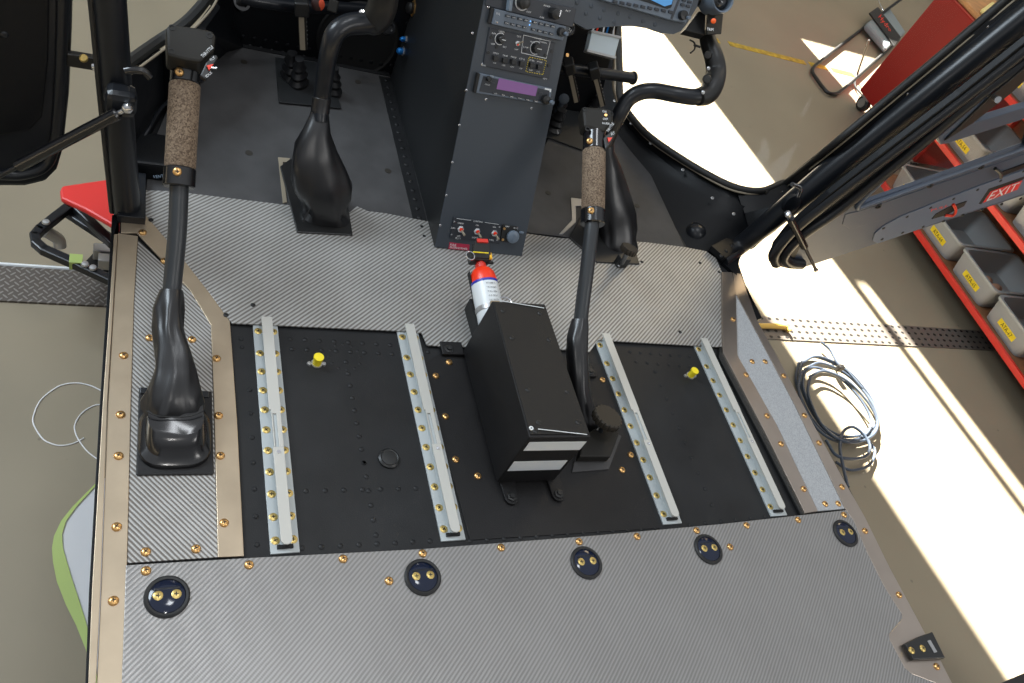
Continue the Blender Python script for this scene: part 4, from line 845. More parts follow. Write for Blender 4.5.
put('cap_tab', (tube([F(518, 230.5, .012), F(521.5, 231.5, .010)], .003, 8), M['bluegrey']), so, smooth=True)
for u, v in ((503, 227.5), (501.5, 238.5)): put('screw', (lathe(F(u, v, .008), FN, [(.0032, 0), (.003, .002), (0, .002)], 10), M['brass']), so, smooth=True)
for u, v in ((506, 225.3), (514.5, 227)): textF('28V' if u < 510 else 'DC', u, v, 4, 1.6, so, .0082, slope=.12)
pc = unit('placard', [(449, 241.7), (469.2, 244.2), (468.4, 250.2), (447.9, 248.3)], mat('crimson_placard', (.42, .02, .06), .4), .0012, label='crimson placard reading FIRE EXTINGUISHER')
textF('FIRE', 452.5, 244.2, 6, 2.0, pc, .0044, slope=.11); textF('EXTINGUISHER', 458, 247.4, 17.5, 2.0, pc, .0044, slope=.11)

# parts of the wiring left of the console
for (u, v, z, r_, m_, l) in ((404, 39, .10, .008, 'blue', 'upper small blue fitting on the console flank'), (401, 51, .08, .011, 'blue', 'lower larger blue fitting on the console flank'), (411, 8, .20, .018, 'plastic', 'black cable connector near the top of the console flank')):
    p_ = PX(u, v, .672); tt = thing('hose_fitting', p_, l, 'fitting')
    put('nut', (lathe(p_ + V((.014, 0, 0)), (-1, -.1, .1), [(r_ * 1.15, 0), (r_ * 1.15, .010), (r_ * .7, .012), (0, .012)], 6), M['alu'] if m_ == 'blue' else M['brass']), tt)
    put('fitting_body', (lathe(p_ + V((.004, 0, 0)), (-1, -.3, .1), [(r_ * .8, 0), (r_ * .8, .012), (r_ * .5, .016), (0, .016)], 16), M[m_]), tt, smooth=True)

# ================================================================== INSTRUMENT PANEL
IP0 = V((1.1, 1.58, .50)); IN = V((0.0, -.78, .62)).normalized()
def I_(u, v, off=0): return PL(u, v, IP0, IN, off)
t = thing('instrument_panel', V((1.1, 1.60, .48)), 'riveted instrument panel with blue display above the right footwell', 'instrument panel')
low = [(556, -6), (562, 14), (575, 23), (587, 29.5), (604, 27), (620, 26), (635, 26), (647.5, 28), (656, 31), (664, 33.5), (673.5, 34.2), (681, 31), (688, 22), (697, 7), (706, -30), (556, -40)]
g = G().add(prism([I_(u, v) for u, v in low], -IN * .008), M['console'])
for u, v in [(577, 2.5), (591, 6), (604, 10), (618, 13.5), (630, 17), (643, 21), (655, 24.5), (586, 13.5), (600, 18), (614, 22)]: rivet(g, I_(u, v, 0), .0052, .002, M['console'], IN)
put('face_sheet', g, t, smooth=True)
sheet = None
bz = put('bezel', (prism([I_(u, v, .0005) for u, v in ((592, -8), (600, 1), (625, 8), (667, 20.5), (683, 23.5), (695, -14), (600, -30))], IN * .012), M['instr']), t, bevel=.002, label='light grey display bezel')
put('screen', (prism([I_(u, v, .0125) for u, v in ((600, -20), (628, -2), (664, 9.5), (668, 8), (676, -22))], IN * .001), M['dark']), bz)
put('display', (prism([I_(u, v, .0138) for u, v in ((640, -3), (661, 7), (668, 5), (672, -10), (645, -14))], IN * .0006), M['lcd']), bz, label='blue lit display')
for k in range(9):
    u = 612 + 6.9 * k; v = 2.6 - .3 + 1.82 * (k * .72) * .98; 
    put('soft_key', (prism([I_(u - 2.2, v - 2, .0127), I_(u + 2.2, v - .8, .0127), I_(u + 1.8, v + 2, .0127), I_(u - 2.6, v + .8, .0127)], IN * .004), M['plate']), bz, bevel=.0008)
for u, v in ((680.5, 1), (686, 2.5), (679, 5.5), (684.5, 7)): put('soft_key', (prism([I_(u - 1.8, v - 1.8, .0127), I_(u + 2, v - 1, .0127), I_(u + 1.6, v + 1.6, .0127), I_(u - 2.2, v + .8, .0127)], IN * .004), M['plate']), bz, bevel=.0008)
kk = put('rotary_knob', (lathe(I_(678.5, 16, .0125), IN, [(.011, 0), (.0105, .012), (0, .013)], 24), M['plastic']), bz, smooth=True)
put('knob_cap', (lathe(I_(681.5, 19, .024), IN, [(.0048, 0), (.0045, .008), (0, .0085)], 16), M['instr']), kk, smooth=True)
put('screen_frame', (prism([I_(u, v, .0127) for u, v in ((667, 19.5), (669, 20), (683, -15), (681, -16))], IN * .001), M['plate']), bz)
# silver eyeball vent at the right end
c = PL(722, -1, (1.36, 1.6, .55), (0, -.78, .62)); t = thing('air_vent', c + V((0, .02, -.06)), 'round silver-rimmed vent right of the instrument panel', 'vent')
put('rim', (lathe(c, IN, [(.033, -.05), (.0335, 0), (.031, .006), (.027, .004), (.026, -.02), (0, -.03)], 36), M['instr']), t, smooth=True)
put('ball', (lathe(c, IN, [(.0255, -.02), (.024, -.008), (.014, -.002), (.008, -.004), (0, -.012)], 28), M['gloss']), t, smooth=True)
put('vane', (box(c - V((.006, 0, -.004)) - IN * .002, (.008, .008, .004)), M['steel']), t, bevel=.001)
put('duct', (tube([c - IN * .045, c - IN * .07 + V((-.05, 0, .02)), c - IN * .07 + V((-.12, 0, .06))], .024, 16), M['plastic']), t, smooth=True)
# silver connector box hanging with wires
q = [PL(u, v, (1.08, 1.75, .38), (0, -.75, .66)) for u, v in ((583.5, 52), (610.5, 59), (616, 38), (588, 32))]; nn = (q[1] - q[0]).cross(q[3] - q[0]).normalized()
t = thing('connector_box', sum(q, V()) / 4, 'silver connector box with loose wires under the instrument panel', 'connector')
cx_ = put('housing', (prism(q, nn * .02), M['silver']), t, bevel=.002)
cc_ = sum(q, V()) / 4
for s in (0, 2): put('clamp_bar', (boxquad([(q[s] - cc_) * 1.08 + cc_ + nn * .005, (q[s + 1] - cc_) * 1.08 + cc_ + nn * .005, ((q[s + 1] - cc_) * 1.08).lerp((q[(s + 2) % 4] - cc_) * 1.08, .12) + cc_ + nn * .005, ((q[s] - cc_) * 1.08).lerp((q[(s + 3) % 4] - cc_) * 1.08, .12) + cc_ + nn * .005], .018), M['alu']), cx_, bevel=.0015)
for k in range(7):
    a_ = q[3].lerp(q[2], .1 + .12 * k) + nn * .008; put('wire', (tube([a_, a_ + V((random.uniform(-.006, .006), .012, .035)), a_ + V((random.uniform(-.012, .012), .02, .08))], .0022, 6), (M['whitewire'], M['bright'], M['plastic'], M['whitewire'], M['blue'], M['plastic'], M['whitewire'])[k]), t, smooth=True)
c = PL(568, 29, (1.0, 1.7, .40), (0, -.75, .66)); ax_ = (CAM - c).normalized()
t = thing('push_knob', c, 'round black knob with white lettering beside the console top', 'knob')
put('knob_head', (lathe(c - ax_ * .02, ax_, [(.012, -.02), (.012, .006), (.0175, .010), (.0175, .018), (.015, .021), (0, .022)], 26), M['gloss']), t, smooth=True)
put('retaining_nut', (lathe(c - ax_ * .024 + V((-.004, .006, .012)), ax_, [(.018, 0), (.018, .006), (0, .006)], 6), M['alu']), t)
fx = frame(ax_); r1, u1 = -V(ax_).cross(UP).normalized(), None
r1 = UP.cross(ax_).normalized(); u1 = ax_.cross(r1)
r1, u1 = (r1 * .85 + u1 * -.5).normalized(), (u1 * .85 + r1 * .5).normalized()
for k, s_ in enumerate(('PULL', 'HEAT')): text('lettering', s_, [c + ax_ * .0025 + r1 * (-.010) + u1 * (.001 - .008 * k), c + ax_ * .0025 + r1 * .010 + u1 * (.001 - .008 * k), c + ax_ * .0025 + r1 * .010 + u1 * (.006 - .008 * k), c + ax_ * .0025 - r1 * .010 + u1 * (.006 - .008 * k)], M['ink'], t)
put('control_rod', (tube([c - ax_ * .02, c + V((.0, .12, .0)), V((c.x, 1.945, c.z - .01))], .006, 10), M['satin']), t, smooth=True)
tag(put('conduit', (tube([PZ(613, 20, .40), PZ(614, 60, .25), PZ(613, 85, .18), PZ(617, 103, .12)], .0035, 8), M['tan']), smooth=True), 'thin tan line running down beside the right window frame', 'pipe')

# ================================================================== DOORS
DA = PZ(800, 268, .05); DB = PZ(1024, 195, .38)
dd_ = (DB - DA); dd_.z = 0; DN = dd_.cross(UP).normalized(); DN = DN if DN.y < 0 else -DN
def Dq(u, v, off=0): return PL(u, v, DA, DN, off)
t = thing('cabin_door', V((DA.x, DA.y, DA.z)), 'open right cabin door with EXIT placard and clear window', 'door')
outer = [(802, 268), (786, 268), (777, 265), (772, 257), (775, 246), (790, 228), (830, 194), (880, 155), (960, 94), (1024, 43), (1058, 16), (1058, 184)]
inner = [(858, 205), (1024, 146), (1058, 134), (1058, 40), (1024, 63), (975, 96), (925, 134), (870, 188)]
import mathutils
def ring_poly(outer, inner, fn, th, N_):
    from mathutils.geometry import tessellate_polygon
    A = [fn(*p) for p in outer]; Bq = [fn(*p) for p in inner]; allv = A + Bq
    tri = tessellate_polygon([A, Bq]); v = allv + [p + N_ * th for p in allv]; n = len(allv); f = [tuple(x) for x in tri] + [tuple(i + n for i in x)[::-1] for x in tri]
    for ring, o_ in ((A, 0), (Bq, len(A))):
        m_ = len(ring)
        for i in range(m_): j = (i + 1) % m_; f.append((o_ + i, o_ + j, n + o_ + j, n + o_ + i))
    return v, f
g = G().add(ring_poly(outer, inner, lambda u, v: Dq(u, v), -.012, DN), M['doorgrey']); dr = put('frame', g, t, bevel=.003)
put('window_glass', (prism([Dq(u, v, -.014) for u, v in inner], -DN * .003), M['doorglass']), t)
put('shaded_pillar_skin', (prism([Dq(u, v, -.013) for u, v in ((790, 268), (777, 265), (772, 255), (775, 245), (789, 227), (829, 193), (879, 154), (959, 93), (1023, 42), (1058, 15), (1058, 36), (1024, 60), (975, 95), (925, 133), (870, 187), (850, 205), (830, 215), (805, 236), (795, 255))], DN * .018), M['blackskin']), t, bevel=.002)  # black layer over the grey pillar; shade of its turned-away side in colour
put('edge_moulding', (tube([Dq(u, v, .004) for u, v in ((776, 262), (774, 252), (792, 229), (832, 196), (882, 158), (962, 97), (1024, 48), (1058, 21))], .016, 14), M['satin']), t, smooth=True)
put('edge_moulding', (tube([Dq(u, v, .008) for u, v in ((800, 262), (787, 260), (783, 252), (800, 233), (840, 205), (890, 165), (930, 132), (980, 90), (1024, 58), (1058, 36))], .016, 14), M['satin']), t, smooth=True)
put('window_moulding', (tube([Dq(u, v, .004) for u, v in ((925, 134), (880, 180), (860, 200), (857, 206), (866, 204), (930, 181), (1024, 147), (1058, 135))], .008, 10), M['doorgrey']), t, smooth=True)
put('sill_recess', (prism([Dq(u, v, .0) for u, v in ((845, 214), (842, 224), (850, 229), (900, 214), (960, 190), (1058, 156), (1058, 142), (960, 176), (858, 211))], DN * .002), M['doorgrey']), t, bevel=.001)
pp = put('cover_plate', (prism([Dq(u, v, .0) for u, v in ([(872, 240), (874, 233), (882, 226), (900, 216), (940, 200), (985, 183), (1058, 157), (1058, 180), (1000, 201), (950, 217), (895, 237), (877, 243)])], DN * .003), M['doorplate']), t, bevel=.001)
for u, v in ((883, 227.5), (906.5, 216), (930, 207), (953, 198), (977, 189), (1000, 180), (1023, 170.5), (881.5, 238.5), (902, 232), (922.5, 226), (943, 220.5), (962.5, 214.5), (981.5, 209), (1001, 203.5), (1020, 198)):
    shared('screw', SCREWB, Dq(u, v, .003), pp, axis=DN)
for u, v in ((876.5, 203.5), (928, 183), (979, 164.5)): put('trim_clip', (lathe(Dq(u, v, .010), DN, [(.010, 0), (.008, .003), (.004, .003), (.004, .006), (0, .006)], 8), M['plastic']), t)
sg = put('exit_placard', (prism([Dq(u, v, .0) for u, v in ((978, 203), (988, 188), (1027, 174.5), (1022, 179), (989.5, 191), (980.5, 203.5))], DN * .0031), M['dark']), t)
rq = [Dq(982, 202, .0032), Dq(1016.5, 188.5, .0032), Dq(1021.5, 179.5, .0032), Dq(990, 190.5, .0032)]
sg = put('exit_placard', (boxquad(rq, .001) if (rq[1] - rq[0]).cross(rq[3] - rq[0]).dot(DN) > 0 else prism(rq, DN * .001), M['redglow']), t, label='red placard reading EXIT')
text('lettering', 'EXIT', [p + DN * .0014 for p in rq], M['white'], sg, 0, .07)
put('handle_recess', (prism([Dq(u, v, .003) for u, v in ((931, 218), (935, 213), (948, 206), (966, 200), (963, 205), (945, 214))], DN * .002), M['dark']), t)
hd_ = put('release_handle', (tube([Dq(952, 203, .006), Dq(953, 207, .014), Dq(950, 212, .014), Dq(944, 214, .006)], .0042, 8), M['bright']), t, smooth=True, label='red release handle')
text('lettering', 'PULL', [Dq(930, 211, .0032), Dq(947, 205.5, .0032), Dq(948.5, 203, .0032), Dq(931, 208.5, .0032)], M['bright'], pp)
put('window_latch', (tube([Dq(992, 165, .014), Dq(996, 168, .02), Dq(998, 174, .014)], .005, 8), M['plastic']), t, smooth=True)
put('channel', (prism([Dq(u, v, .0) for u, v in ((998, 172), (1058, 150), (1058, 153), (1000, 175))], DN * .006), M['plastic']), t)
put('window_rail', (prism([Dq(u, v, .002) for u, v in ((931, 131), (935, 139), (942, 138), (997, 120.5), (1058, 101), (1058, 84), (1024, 100), (965, 118), (990, 92), (975, 92))], DN * .02), M['doorgrey']), t, bevel=.003)
put('inner_jamb', (prism([Dq(u, v, .022) for u, v in ((938, 134), (966, 116), (1004, 86), (1048, 44), (1030, 50), (985, 88))], DN * .006), M['plastic']), t, bevel=.002)
put('pin', (lathe(Dq(987, 90, .028), (DN + V((-.5, 0, .3))), [(.006, 0), (.006, .014), (.008, .015), (.008, .018), (0, .018)], 16), M['steel']), t, smooth=True)
# gas struts
def strut(label, a_, b_, r=.008, split=.5, name='gas_strut'):
    tt = thing(name, a_, label, 'gas strut', None); d = (b_ - a_).normalized(); L_ = (b_ - a_).length
    put('ball_end', (lathe(a_ - d * .008, d, [(0, 0), (.007, .002), (.0095, .009), (.007, .016), (.004, .018), (.004, .03)], 18), M['steel']), tt, smooth=True)
    put('cylinder', (lathe(a_ + d * .02, d, [(r * .7, 0), (r, .003), (r, L_ * split - .003), (r * .7, L_ * split), (0, L_ * split)], 20), M['gloss']), tt, smooth=True)
    put('rod', (tube([a_ + d * L_ * split, b_], r * .42, 10), M['satin']), tt, smooth=True)
    put('ball_end', (lathe(b_ - d * .006, d, [(0, 0), (.005, .001), (.0065, .006), (.004, .012), (0, .013)], 16), M['steel']), tt, smooth=True)
    return tt
strut('short black gas strut holding the right door to its post', PL(788, 214, (1.70, 1.26, .22), (0, 1, 0)), PL(816, 270, DA + DN * .035, DN), .0105, .5)
g = thing('hinge', PL(796, 188, (1.73, 1.38, .25), (0, 1, 0)), 'steel hinge joint high on the right door post', 'hinge')
put('bolt', (tube([PL(792, 184, (1.73, 1.36, .25), (0, 1, 0)), PL(800, 188, (1.73, 1.36, .25), (0, 1, 0)), PL(798, 196, (1.73, 1.36, .25), (0, 1, 0))], .006, 10), M['steel']), g, smooth=True)
put('bracket', (lathe(PL(790, 203, (1.73, 1.375, .25), (0, 1, 0)), (0, -1, .3), [(.028, 0), (.027, .012), (.012, .018), (0, .018)], 24), M['satin']), g, smooth=True)
# left door
EA = PZ(62, 175, .05); EN = V((.233, -.973, .12)).normalized()
def Eq(u, v, off=0): return PL(u, v, EA, EN, off)
t = thing('cabin_door', EA, 'open left cabin door panel, dark inner face with rounded lower corner', 'door')
put('panel', (prism([Eq(u, v) for u, v in ((75, -60), (73, 30), (70, 95), (64, 150), (58, 170), (46, 182), (25, 187), (0, 187), (-60, 182), (-60, -60))], -EN * .03), M['satin']), t, bevel=.008)
put('rim_moulding', (tube([Eq(u, v, .002) for u, v in ((63, -60), (62, 20), (59, 95), (54, 145), (44, 166), (22, 174), (0, 174), (-60, 170))], .010, 10), M['satin']), t, smooth=True)
put('inner_trim', (prism([Eq(u, v, .0) for u, v in ((50, -60), (48, 60), (42, 115), (30, 128), (0, 134), (-60, 136), (-60, -60))], EN * .006), M['blackskin']), t, bevel=.003)
put('screw', (lathe(Eq(4, 33, .006), EN, [(.006, 0), (.004, .002), (0, .002)], 12), M['satin']), t, smooth=True)
hg = thing('hinge', Eq(82, 60, .0), 'black hinge with brass bolt joining the left door to its post', 'hinge')
put('arm', (box(Eq(82, 59, .005), (.055, .014, .026)), M['plastic']), hg, bevel=.002)
put('bolt', (lathe(Eq(82, 55, .012), (.1, -.7, .7), [(.007, 0), (.007, .006), (.005, .008), (0, .008)], 18), M['brassy']), hg, smooth=True)
put('ball_end', (lathe(Eq(91, 62, .012), (1, -.2, .1), [(.007, 0), (.008, .012), (.005, .018), (0, .018)], 14), M['steel']), hg, smooth=True)
put('pin', (tube([PY(125, 71, 1.26), PY(132, 70, 1.26), PY(143, 71, 1.26), PY(150, 77, 1.26)], .0065, 10), M['gloss']), hg, smooth=True)
strut('long black gas strut running from the left post to the left door', PY(128, 108, 1.235), Eq(-35, 183, .03), .0105, .62)
put('mount', (box(PY(121, 100, 1.268), (.05, .04, .05)), M['satin']), plo, bevel=.012)
# sill latch
t = thing('door_latch', PZ(921, 648, .009), 'black latch plate with two brass screws on the right sill', 'latch')
lp_ = put('latch_plate', (prism([PZ(*p, .010) for p in ((901.5, 645), (913, 639), (929, 633), (942, 659.5), (910, 661))], (0, 0, .010)), M['plastic']), t, bevel=.002)
for u, v in ((911.5, 650.5), (922.5, 648.5)): shared('screw', screw_mesh('latch_screw', .0075, .003, M['brassy']), PZ(u, v, .020), lp_)
put('slot', (prism([PZ(*p, .0205) for p in ((927, 641), (930, 640), (937, 652), (934, 653))], (0, 0, .001)), M['alu']), lp_)
# black step off the lower right
tag(put('step', (prism([PZ(*p, -.45) for p in ((994, 686), (1060, 658), (1100, 700), (1040, 760))], (0, 0, -.04)), M['plastic'])), 'black step edge below the right sill, cut by the frame corner', 'step')

# ================================================================== HANGAR THINGS
def GZ(u, v, z=0.0): return PZ(u, v, ZG + z)
# left: red topped work stand
t = thing('work_stand', GZ(80, 240), 'red-topped black steel stand outside the left sill', 'stand')
top = [GZ(60, 190, .36), GZ(62, 185.5, .36), GZ(120, 177, .36), GZ(170, 215, .36), GZ(150, 245, .36), GZ(118, 228, .36), GZ(85, 209, .36), GZ(61, 198, .36)]
put('red_tray', (prism(top, (0, 0, -.018)), M['redglow']), t, bevel=.006)
g = G(); rr = [(150, 262), (112, 243), (74, 206), (68, 208), (40, 230), (35, 236), (36, 243), (44, 250), (80, 266), (112, 281), (150, 300)]
def bar_path(pts, w_, h_):
    out = G(); P_ = pts
    for i in range(len(P_) - 1):
        d = (P_[i + 1] - P_[i]); L_ = d.length; d.normalize(); s = V((-d.y, d.x, 0)).normalized()
        out.add(box((P_[i] + P_[i + 1]) / 2, (L_ + w_ * .6, w_, h_), (d, s, d.cross(s))), M['satin'])
    return out
put('frame', bar_path([GZ(u, v, .26) for u, v in rr], .024, .024), t, bevel=.004)
put('crossbar', bar_path([GZ(68, 212, .24), GZ(112, 241, .24)], .03, .02), t, bevel=.003)
put('shelf', (prism([GZ(112, 233, .10), GZ(85, 262, .10), GZ(112, 276, .10), GZ(140, 270, .10)], (0, 0, -.01)), M['brownblack']), t)
put('green_tape', (box(GZ(76, 262, .262), (.030, .030, .028)), M['green']), t, label='bit of green tape on the frame')
for u, v in ((46, 222.5), (85, 264.5), (93, 268)): put('bolt', (lathe(GZ(u, v, .275), UP, [(.010, 0), (.008, .005), (0, .006)], 14), M['alu']), t, smooth=True)
put('jaw_clamp', (tube([GZ(44, 231, .24), GZ(52, 235, .22), GZ(59, 240, .20), GZ(60, 247, .18)], .016, 10), M['alu']), t, smooth=True)
for u, v in ((125, 215), (135, 272)): put('leg', (tube([GZ(u, v, .26), PZ(u, v, ZG + .26) + V((0, 0, -.26))], .012, 10, sub=1), M['satin']), t, smooth=True)
for u, v in ((103, 252), (108, 262)): put('bracket', (box(GZ(u, v, .13), (.05, .03, .04)), M['alu']), t, bevel=.003)
# white wire loops
def flat_tube(name, px, r, m, label, cat, z=None, sub=5):
    return tag(put(name, (tube([GZ(u, v, z or r) for u, v in px], r, 8, sub), m), smooth=True), label, cat)
flat_tube('wire_loop', [(104, 392), (90, 385.5), (76, 383), (62, 385), (51, 391), (40, 401), (34, 414), (33.5, 424), (42, 438), (51, 443.5), (61, 445.5), (73, 443.5), (84, 438)], .0018, M['whitewire'], 'larger white wire loop lying on the left hangar floor', 'wire')
flat_tube('wire_loop', [(103, 404), (93, 406), (82, 413), (75, 424), (75.5, 433), (80, 442), (88, 452), (100, 461)], .0017, M['whitewire'], 'smaller white wire loop against the left sill', 'wire')
# sheet with green tape
t = thing('masking_sheet', GZ(80, 560), 'white sheet with green taped edge on the floor left of the sill', 'sheet')
o_ = [(100, 478), (96, 483), (72, 507), (61, 521), (54, 536), (52, 548), (53, 562), (57, 582), (66, 605), (76, 625), (86, 650), (94, 690)]
i_ = [(100, 478), (97, 484), (76, 507), (66, 521), (62, 534), (63, 548), (67, 562), (73, 582), (79, 600), (86, 622), (93, 648), (99, 690)]
put('sheet', (prism([GZ(u, v, .02) for u, v in i_ + [(140, 690), (140, 478)]], (0, 0, -.015)), M['paper']), t, bevel=.002)
put('green_border', (loft([[GZ(u, v, .021) for u, v in o_], [GZ(u, v, .024) for u, v in i_]], False, False), M['green']), t, label='green masking tape border')
# cable coil right
t = thing('coiled_cable', GZ(838, 410), 'coil of dark cable on the sunlit floor beyond the right sill', 'cable')
cl_ = [(798, 364), (812, 357), (828, 361), (844, 370), (860, 386), (872, 403), (877, 418), (873, 430), (860, 438), (843, 440), (826, 433), (812, 419), (802, 400), (796, 380)]
for k in range(5):
    sc_ = 1 - .035 * k; cu_, cv_ = 838, 400; ox, oy = [(0, 0), (2, -2), (4, 3), (-2, 6), (6, 8)][k]
    pts = [GZ(cu_ + (u - cu_) * sc_ + ox, cv_ + (v - cv_) * sc_ + oy, .008 + .010 * k + .006 * math.sin(i + k)) for i, (u, v) in enumerate(cl_)]; pts.append(pts[0] + V((.004, .004, .004)))
    put('loop', (tube(pts, .0058, 8), M['cable']), t, smooth=True)
put('loop', (tube([GZ(u, v, .05) for u, v in ((848, 487), (844, 470), (840, 448), (843, 432), (853, 427), (864, 435), (870, 447), (866, 456), (852, 459), (836, 455), (826, 440))], .0062, 8), M['cable']), t, smooth=True)
put('tail', (tube([GZ(u, v, .02) for u, v in ((868, 440), (875, 452), (868, 466), (850, 470), (836, 462))], .0058, 8), M['cable']), t, smooth=True)
put('tail', (tube([GZ(u, v, .03) for u, v in ((862, 388), (848, 372), (838, 364), (830, 350), (821, 342))], .0055, 8), M['cable']), t, smooth=True)
put('tie', (box(GZ(840, 368, .04), (.03, .02, .03)), M['plastic']), t, bevel=.004)
# yellow pipe piece on the trench cover
tag(put('pipe_piece', (tube([GZ(748, 326, .02), GZ(775, 326, .02), GZ(786, 327, .02), GZ(790, 331, .02)], .012, 10), mat('amber_pipe', (.65, .40, .08), .4)), smooth=True), 'amber pipe piece on the perforated cover by the right sill', 'pipe')
# red cart
b = GZ(859, 90, .10); X0_, Y1_ = b.x, b.y
t = thing('tool_cabinet', V((X0_ + .3, Y1_ - .6, ZG)), 'tall red tool cabinet with wooden top beyond the right post', 'cabinet')
zt_ = PX(941, -14, X0_).z
put('body', (box(V((X0_ + .3, Y1_ - .35, (ZG + .1 + zt_) / 2)), (.6, .7, zt_ - ZG - .1)), M['cartred']), t, bevel=.01)
put('worktop', (box(V((X0_ + .32, Y1_ - .35, zt_ + .015)), (.58, .7, .03)), M['wood']), t, bevel=.004)
for k in range(4): put('drawer', (box(V((X0_ + .607, Y1_ - .35, ZG + .28 + k * .17)), (.014, .62, .15)), M['cartred']), t, bevel=.004)
for dx, dy in ((.05, -.06), (.05, -.64), (.55, -.06), (.55, -.64)):
    c_ = V((X0_ + dx, Y1_ + dy, ZG + .05)); w_ = put('caster', (lathe(c_ - V((.02, 0, 0)), (1, 0, 0), [(.042, 0), (.05, .006), (.05, .034), (.042, .04), (0, .04)], 22), M['rubber']), t, smooth=True)
    put('hub', (lathe(c_ - V((.024, 0, 0)), (1, 0, 0), [(.03, 0), (.03, .048), (0, .048)], 20), M['alu']), w_, smooth=True)
    put('fork', (box(c_ + V((0, 0, .045)), (.06, .07, .03)), M['alu']), w_, bevel=.004)
tag(put('cloth', (prism([V((X0_ + .05, Y1_ - .28, zt_ + .03)), V((X0_ + .28, Y1_ - .12, zt_ + .03)), V((X0_ + .36, Y1_ - .40, zt_ + .03)), V((X0_ + .12, Y1_ - .46, zt_ + .03))], (0, 0, .03)), mat('pale_yellow_cloth', (.7, .6, .25), .8)), bevel=.01), 'pale yellow cloth on top of the red tool cabinet', 'cloth')
# reel stand beyond
t = thing('wheeled_frame', GZ(835, 80), 'bent black tube stand carrying a pale box beside the red cabinet', 'stand')
lo_ = [GZ(u, v, .02) for u, v in ((898, 40), (862, 73), (842, 90), (834, 94), (826, 91), (816, 78), (812.5, 72), (814, 67), (822, 60), (862, 29))]
put('base_tube', (tube(lo_, .012, 10), M['plastic']), t, smooth=True)
put('upright_tube', (tube([GZ(862, 29, .02), GZ(884, 12, .10), GZ(900, 0, .16), GZ(915, -12, .25)], .012, 10), M['plastic']), t, smooth=True)
put('brace', (tube([GZ(869, 40, .3), GZ(858, 72, .05), GZ(855, 85, .02), GZ(862, 95, .02)], .007, 8), M['plastic']), t, smooth=True)
q = [GZ(883, 54, .03), GZ(901, 38, .03), GZ(884, 12, .03), GZ(862, 29, .03)]
pb = put('pale_box', (prism(q, (0, 0, .06)), M['pale']), t, bevel=.02)
q2 = [GZ(*p) for p in ((893.5, 47, .092), (900, 38.5, .092), (877, 8, .092), (868.5, 14, .092))]
lb = put('black_band', (prism(q2, (0, 0, .012)), M['plastic']), t, bevel=.002)
text('lettering', 'Hydro', [GZ(877, 18.5, .105), GZ(888.5, 33, .105), GZ(892.5, 30, .105), GZ(881, 14.5, .105)], M['bright'], lb, .001)
put('clip', (tube([GZ(875, -10, .14), GZ(880, 4, .12), GZ(884, 12, .10)], .004, 6), M['steel']), t, smooth=True)

# bins on the red-edged rack
SZ = .15; xa = PZ(917, 235, ZG + SZ).x; xb_ = PZ(1024, 370, ZG + SZ).x; XR = (xa + xb_) / 2; z2 = PX(1012, 220, XR + .06).z; z3 = z2 + (z2 - ZG - SZ)
rk = thing('storage_rack', V((XR + .3, 1.9, ZG)), 'long brown storage rack with red shelf edges on the right', 'rack')
Y0_, Y1_ = .2, 2.8
LV = [ZG + SZ, z2, z3]
for z_ in LV:
    s_ = put('shelf', (box(V((XR + .32, (Y0_ + Y1_) / 2, z_ - .012)), (.6, Y1_ - Y0_, .02)), M['brown']), rk)
    put('red_edge', (box(V((XR, (Y0_ + Y1_) / 2, z_ - .012)), (.02, Y1_ - Y0_, .03)), M['red']), s_, bevel=.003)
for y_ in (Y0_, Y1_):
    for x_ in (XR + .58,): put('post', (box(V((x_ + .03, y_, (ZG + z3 + .4) / 2)), (.05, .05, z3 + .4 - ZG)), M['red']), rk)
for y_ in (Y0_, Y1_): put('post', (box(V((XR + .02, y_, (ZG + z3 + .4) / 2)), (.04, .04, z3 + .4 - ZG)), M['red']), rk)
put('back_board', (box(V((XR + .63, (Y0_ + Y1_) / 2, (ZG + z3 + .3) / 2)), (.02, Y1_ - Y0_, z3 + .3 - ZG)), M['brown']), rk)
def bin_mesh(w_, d_, h_):
    g = G(); th = .006
    def rr_(x0, x1, hw, z, r=.03):
        pts = []
        for cx_, cy_, a0 in ((x1 - r, hw - r, 0), (x0 + r, hw - r, 90), (x0 + r, -hw + r, 180), (x1 - r, -hw + r, 270)):
            for k in range(5): a_ = math.radians(a0 + 22.5 * k); pts.append(V((cx_ + r * math.cos(a_), cy_ + r * math.sin(a_), z)))
        return pts
    hw = w_ / 2
    rings = [rr_(.03, d_ - .03, hw - .022, 0), rr_(0, d_, hw - .006, h_ - .012), rr_(-.008, d_ + .008, hw, h_ - .012), rr_(-.008, d_ + .008, hw, h_), rr_(.006, d_ - .006, hw - .014, h_), rr_(.036, d_ - .036, hw - .03, .006)]
    g.add(loft(rings), M['grey']); return g
c1_, c2_ = PZ(949, 267, ZG + SZ), PZ(980, 307.5, ZG + SZ); c3_ = PZ(993, 315, ZG + SZ); PIT = abs(c3_.y - c1_.y); BW = PIT - .012
BX = (c1_.x + c2_.x) / 2 - .03; BH = .13
bm_ = mesh(bin_mesh(BW, .42, BH), 'grey_bin', smooth=True)
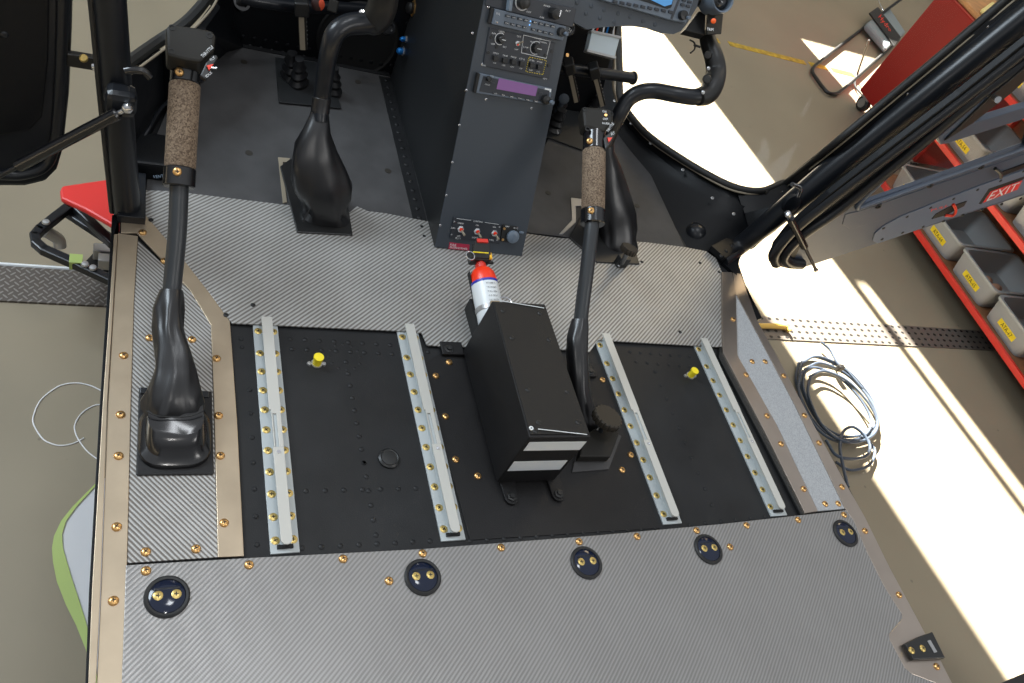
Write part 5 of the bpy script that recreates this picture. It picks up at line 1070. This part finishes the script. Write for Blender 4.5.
def put_bin(y, z, lab, label, first=None):
    t = thing('storage_bin', V((BX, y, z)), label, 'bin', 'grey parts bins on the rack')
    shared('tub', bm_, V((BX, y, z)), t)
    f = lambda yy_, h: V((BX + .03 - .03 * h / BH - .0015, y + yy_, z + h))
    q = [f(.055, .035), f(-.065, .035), f(-.065, .068), f(.055, .068)]
    l_ = put('label_card', (prism(q, (-.001, 0, 0)), M['ylabel']), t, label='yellow label')
    text('lettering', lab, [p + V((-.0015, 0, 0)) for p in q], M['blackink'], l_, 0, .17)
    return t
ym = (c1_.y + c2_.y) / 2
place = ['just below the door edge', 'holding tan parts', 'at the right frame edge']
for k, lab in enumerate(('ATA-66', 'ATA-65', 'ATA-67')):
    pass
labs = {1: 'ATA-64', 0: 'ATA-65', -1: 'ATA-67', 2: 'ATA-63', 3: 'ATA-62', 4: 'ATA-61'}
dsc = {1: 'grey bin on the lowest shelf partly under the door edge', 0: 'grey bin holding tan parts on the lowest shelf', -1: 'grey bin on the lowest shelf cut by the right frame edge', 2: 'grey lowest shelf bin seen through the door glass', 3: 'grey lowest shelf bin fourth from the tan parts', 4: 'grey lowest shelf bin at the far end'}
for k in (1, 0, -1, 2): put_bin(ym + k * PIT, LV[0] + .0, labs[k], dsc[k])
for k in range(-1, 3): put_bin(ym - .02 + k * PIT, LV[1], 'ATA-%d' % (52 + k), 'grey bin on the middle shelf, ' + ['nearest the right frame edge', 'second from the near end', 'third from the near end', 'fourth from the near end', 'x'][k + 1])
for k in range(0, 3): put_bin(ym + .03 + k * PIT, LV[2], 'ATA-%d' % (32 + k), 'grey bin on the top shelf, ' + ['nearest the right frame edge', 'second from the near end', 'third from the near end', 'fourth from the near end', 'fifth from the near end', 'farthest toward the hangar front'][k])
for k, (dx, dy) in enumerate(((.10, .02), (.13, -.03))):
    p_ = V((BX + dx, ym + dy, LV[0] + .035)); tag(put('tan_part', (tube([p_, p_ + V((.05, -.005, .01)), p_ + V((.10, .004, .0))], .024, 12, rs=[.018, .026, .02]), M['skin']), smooth=True), ['upper tan roll lying in the grey parts bin', 'lower tan roll lying in the grey parts bin'][k], 'part', 'tan rolls in the grey bin')
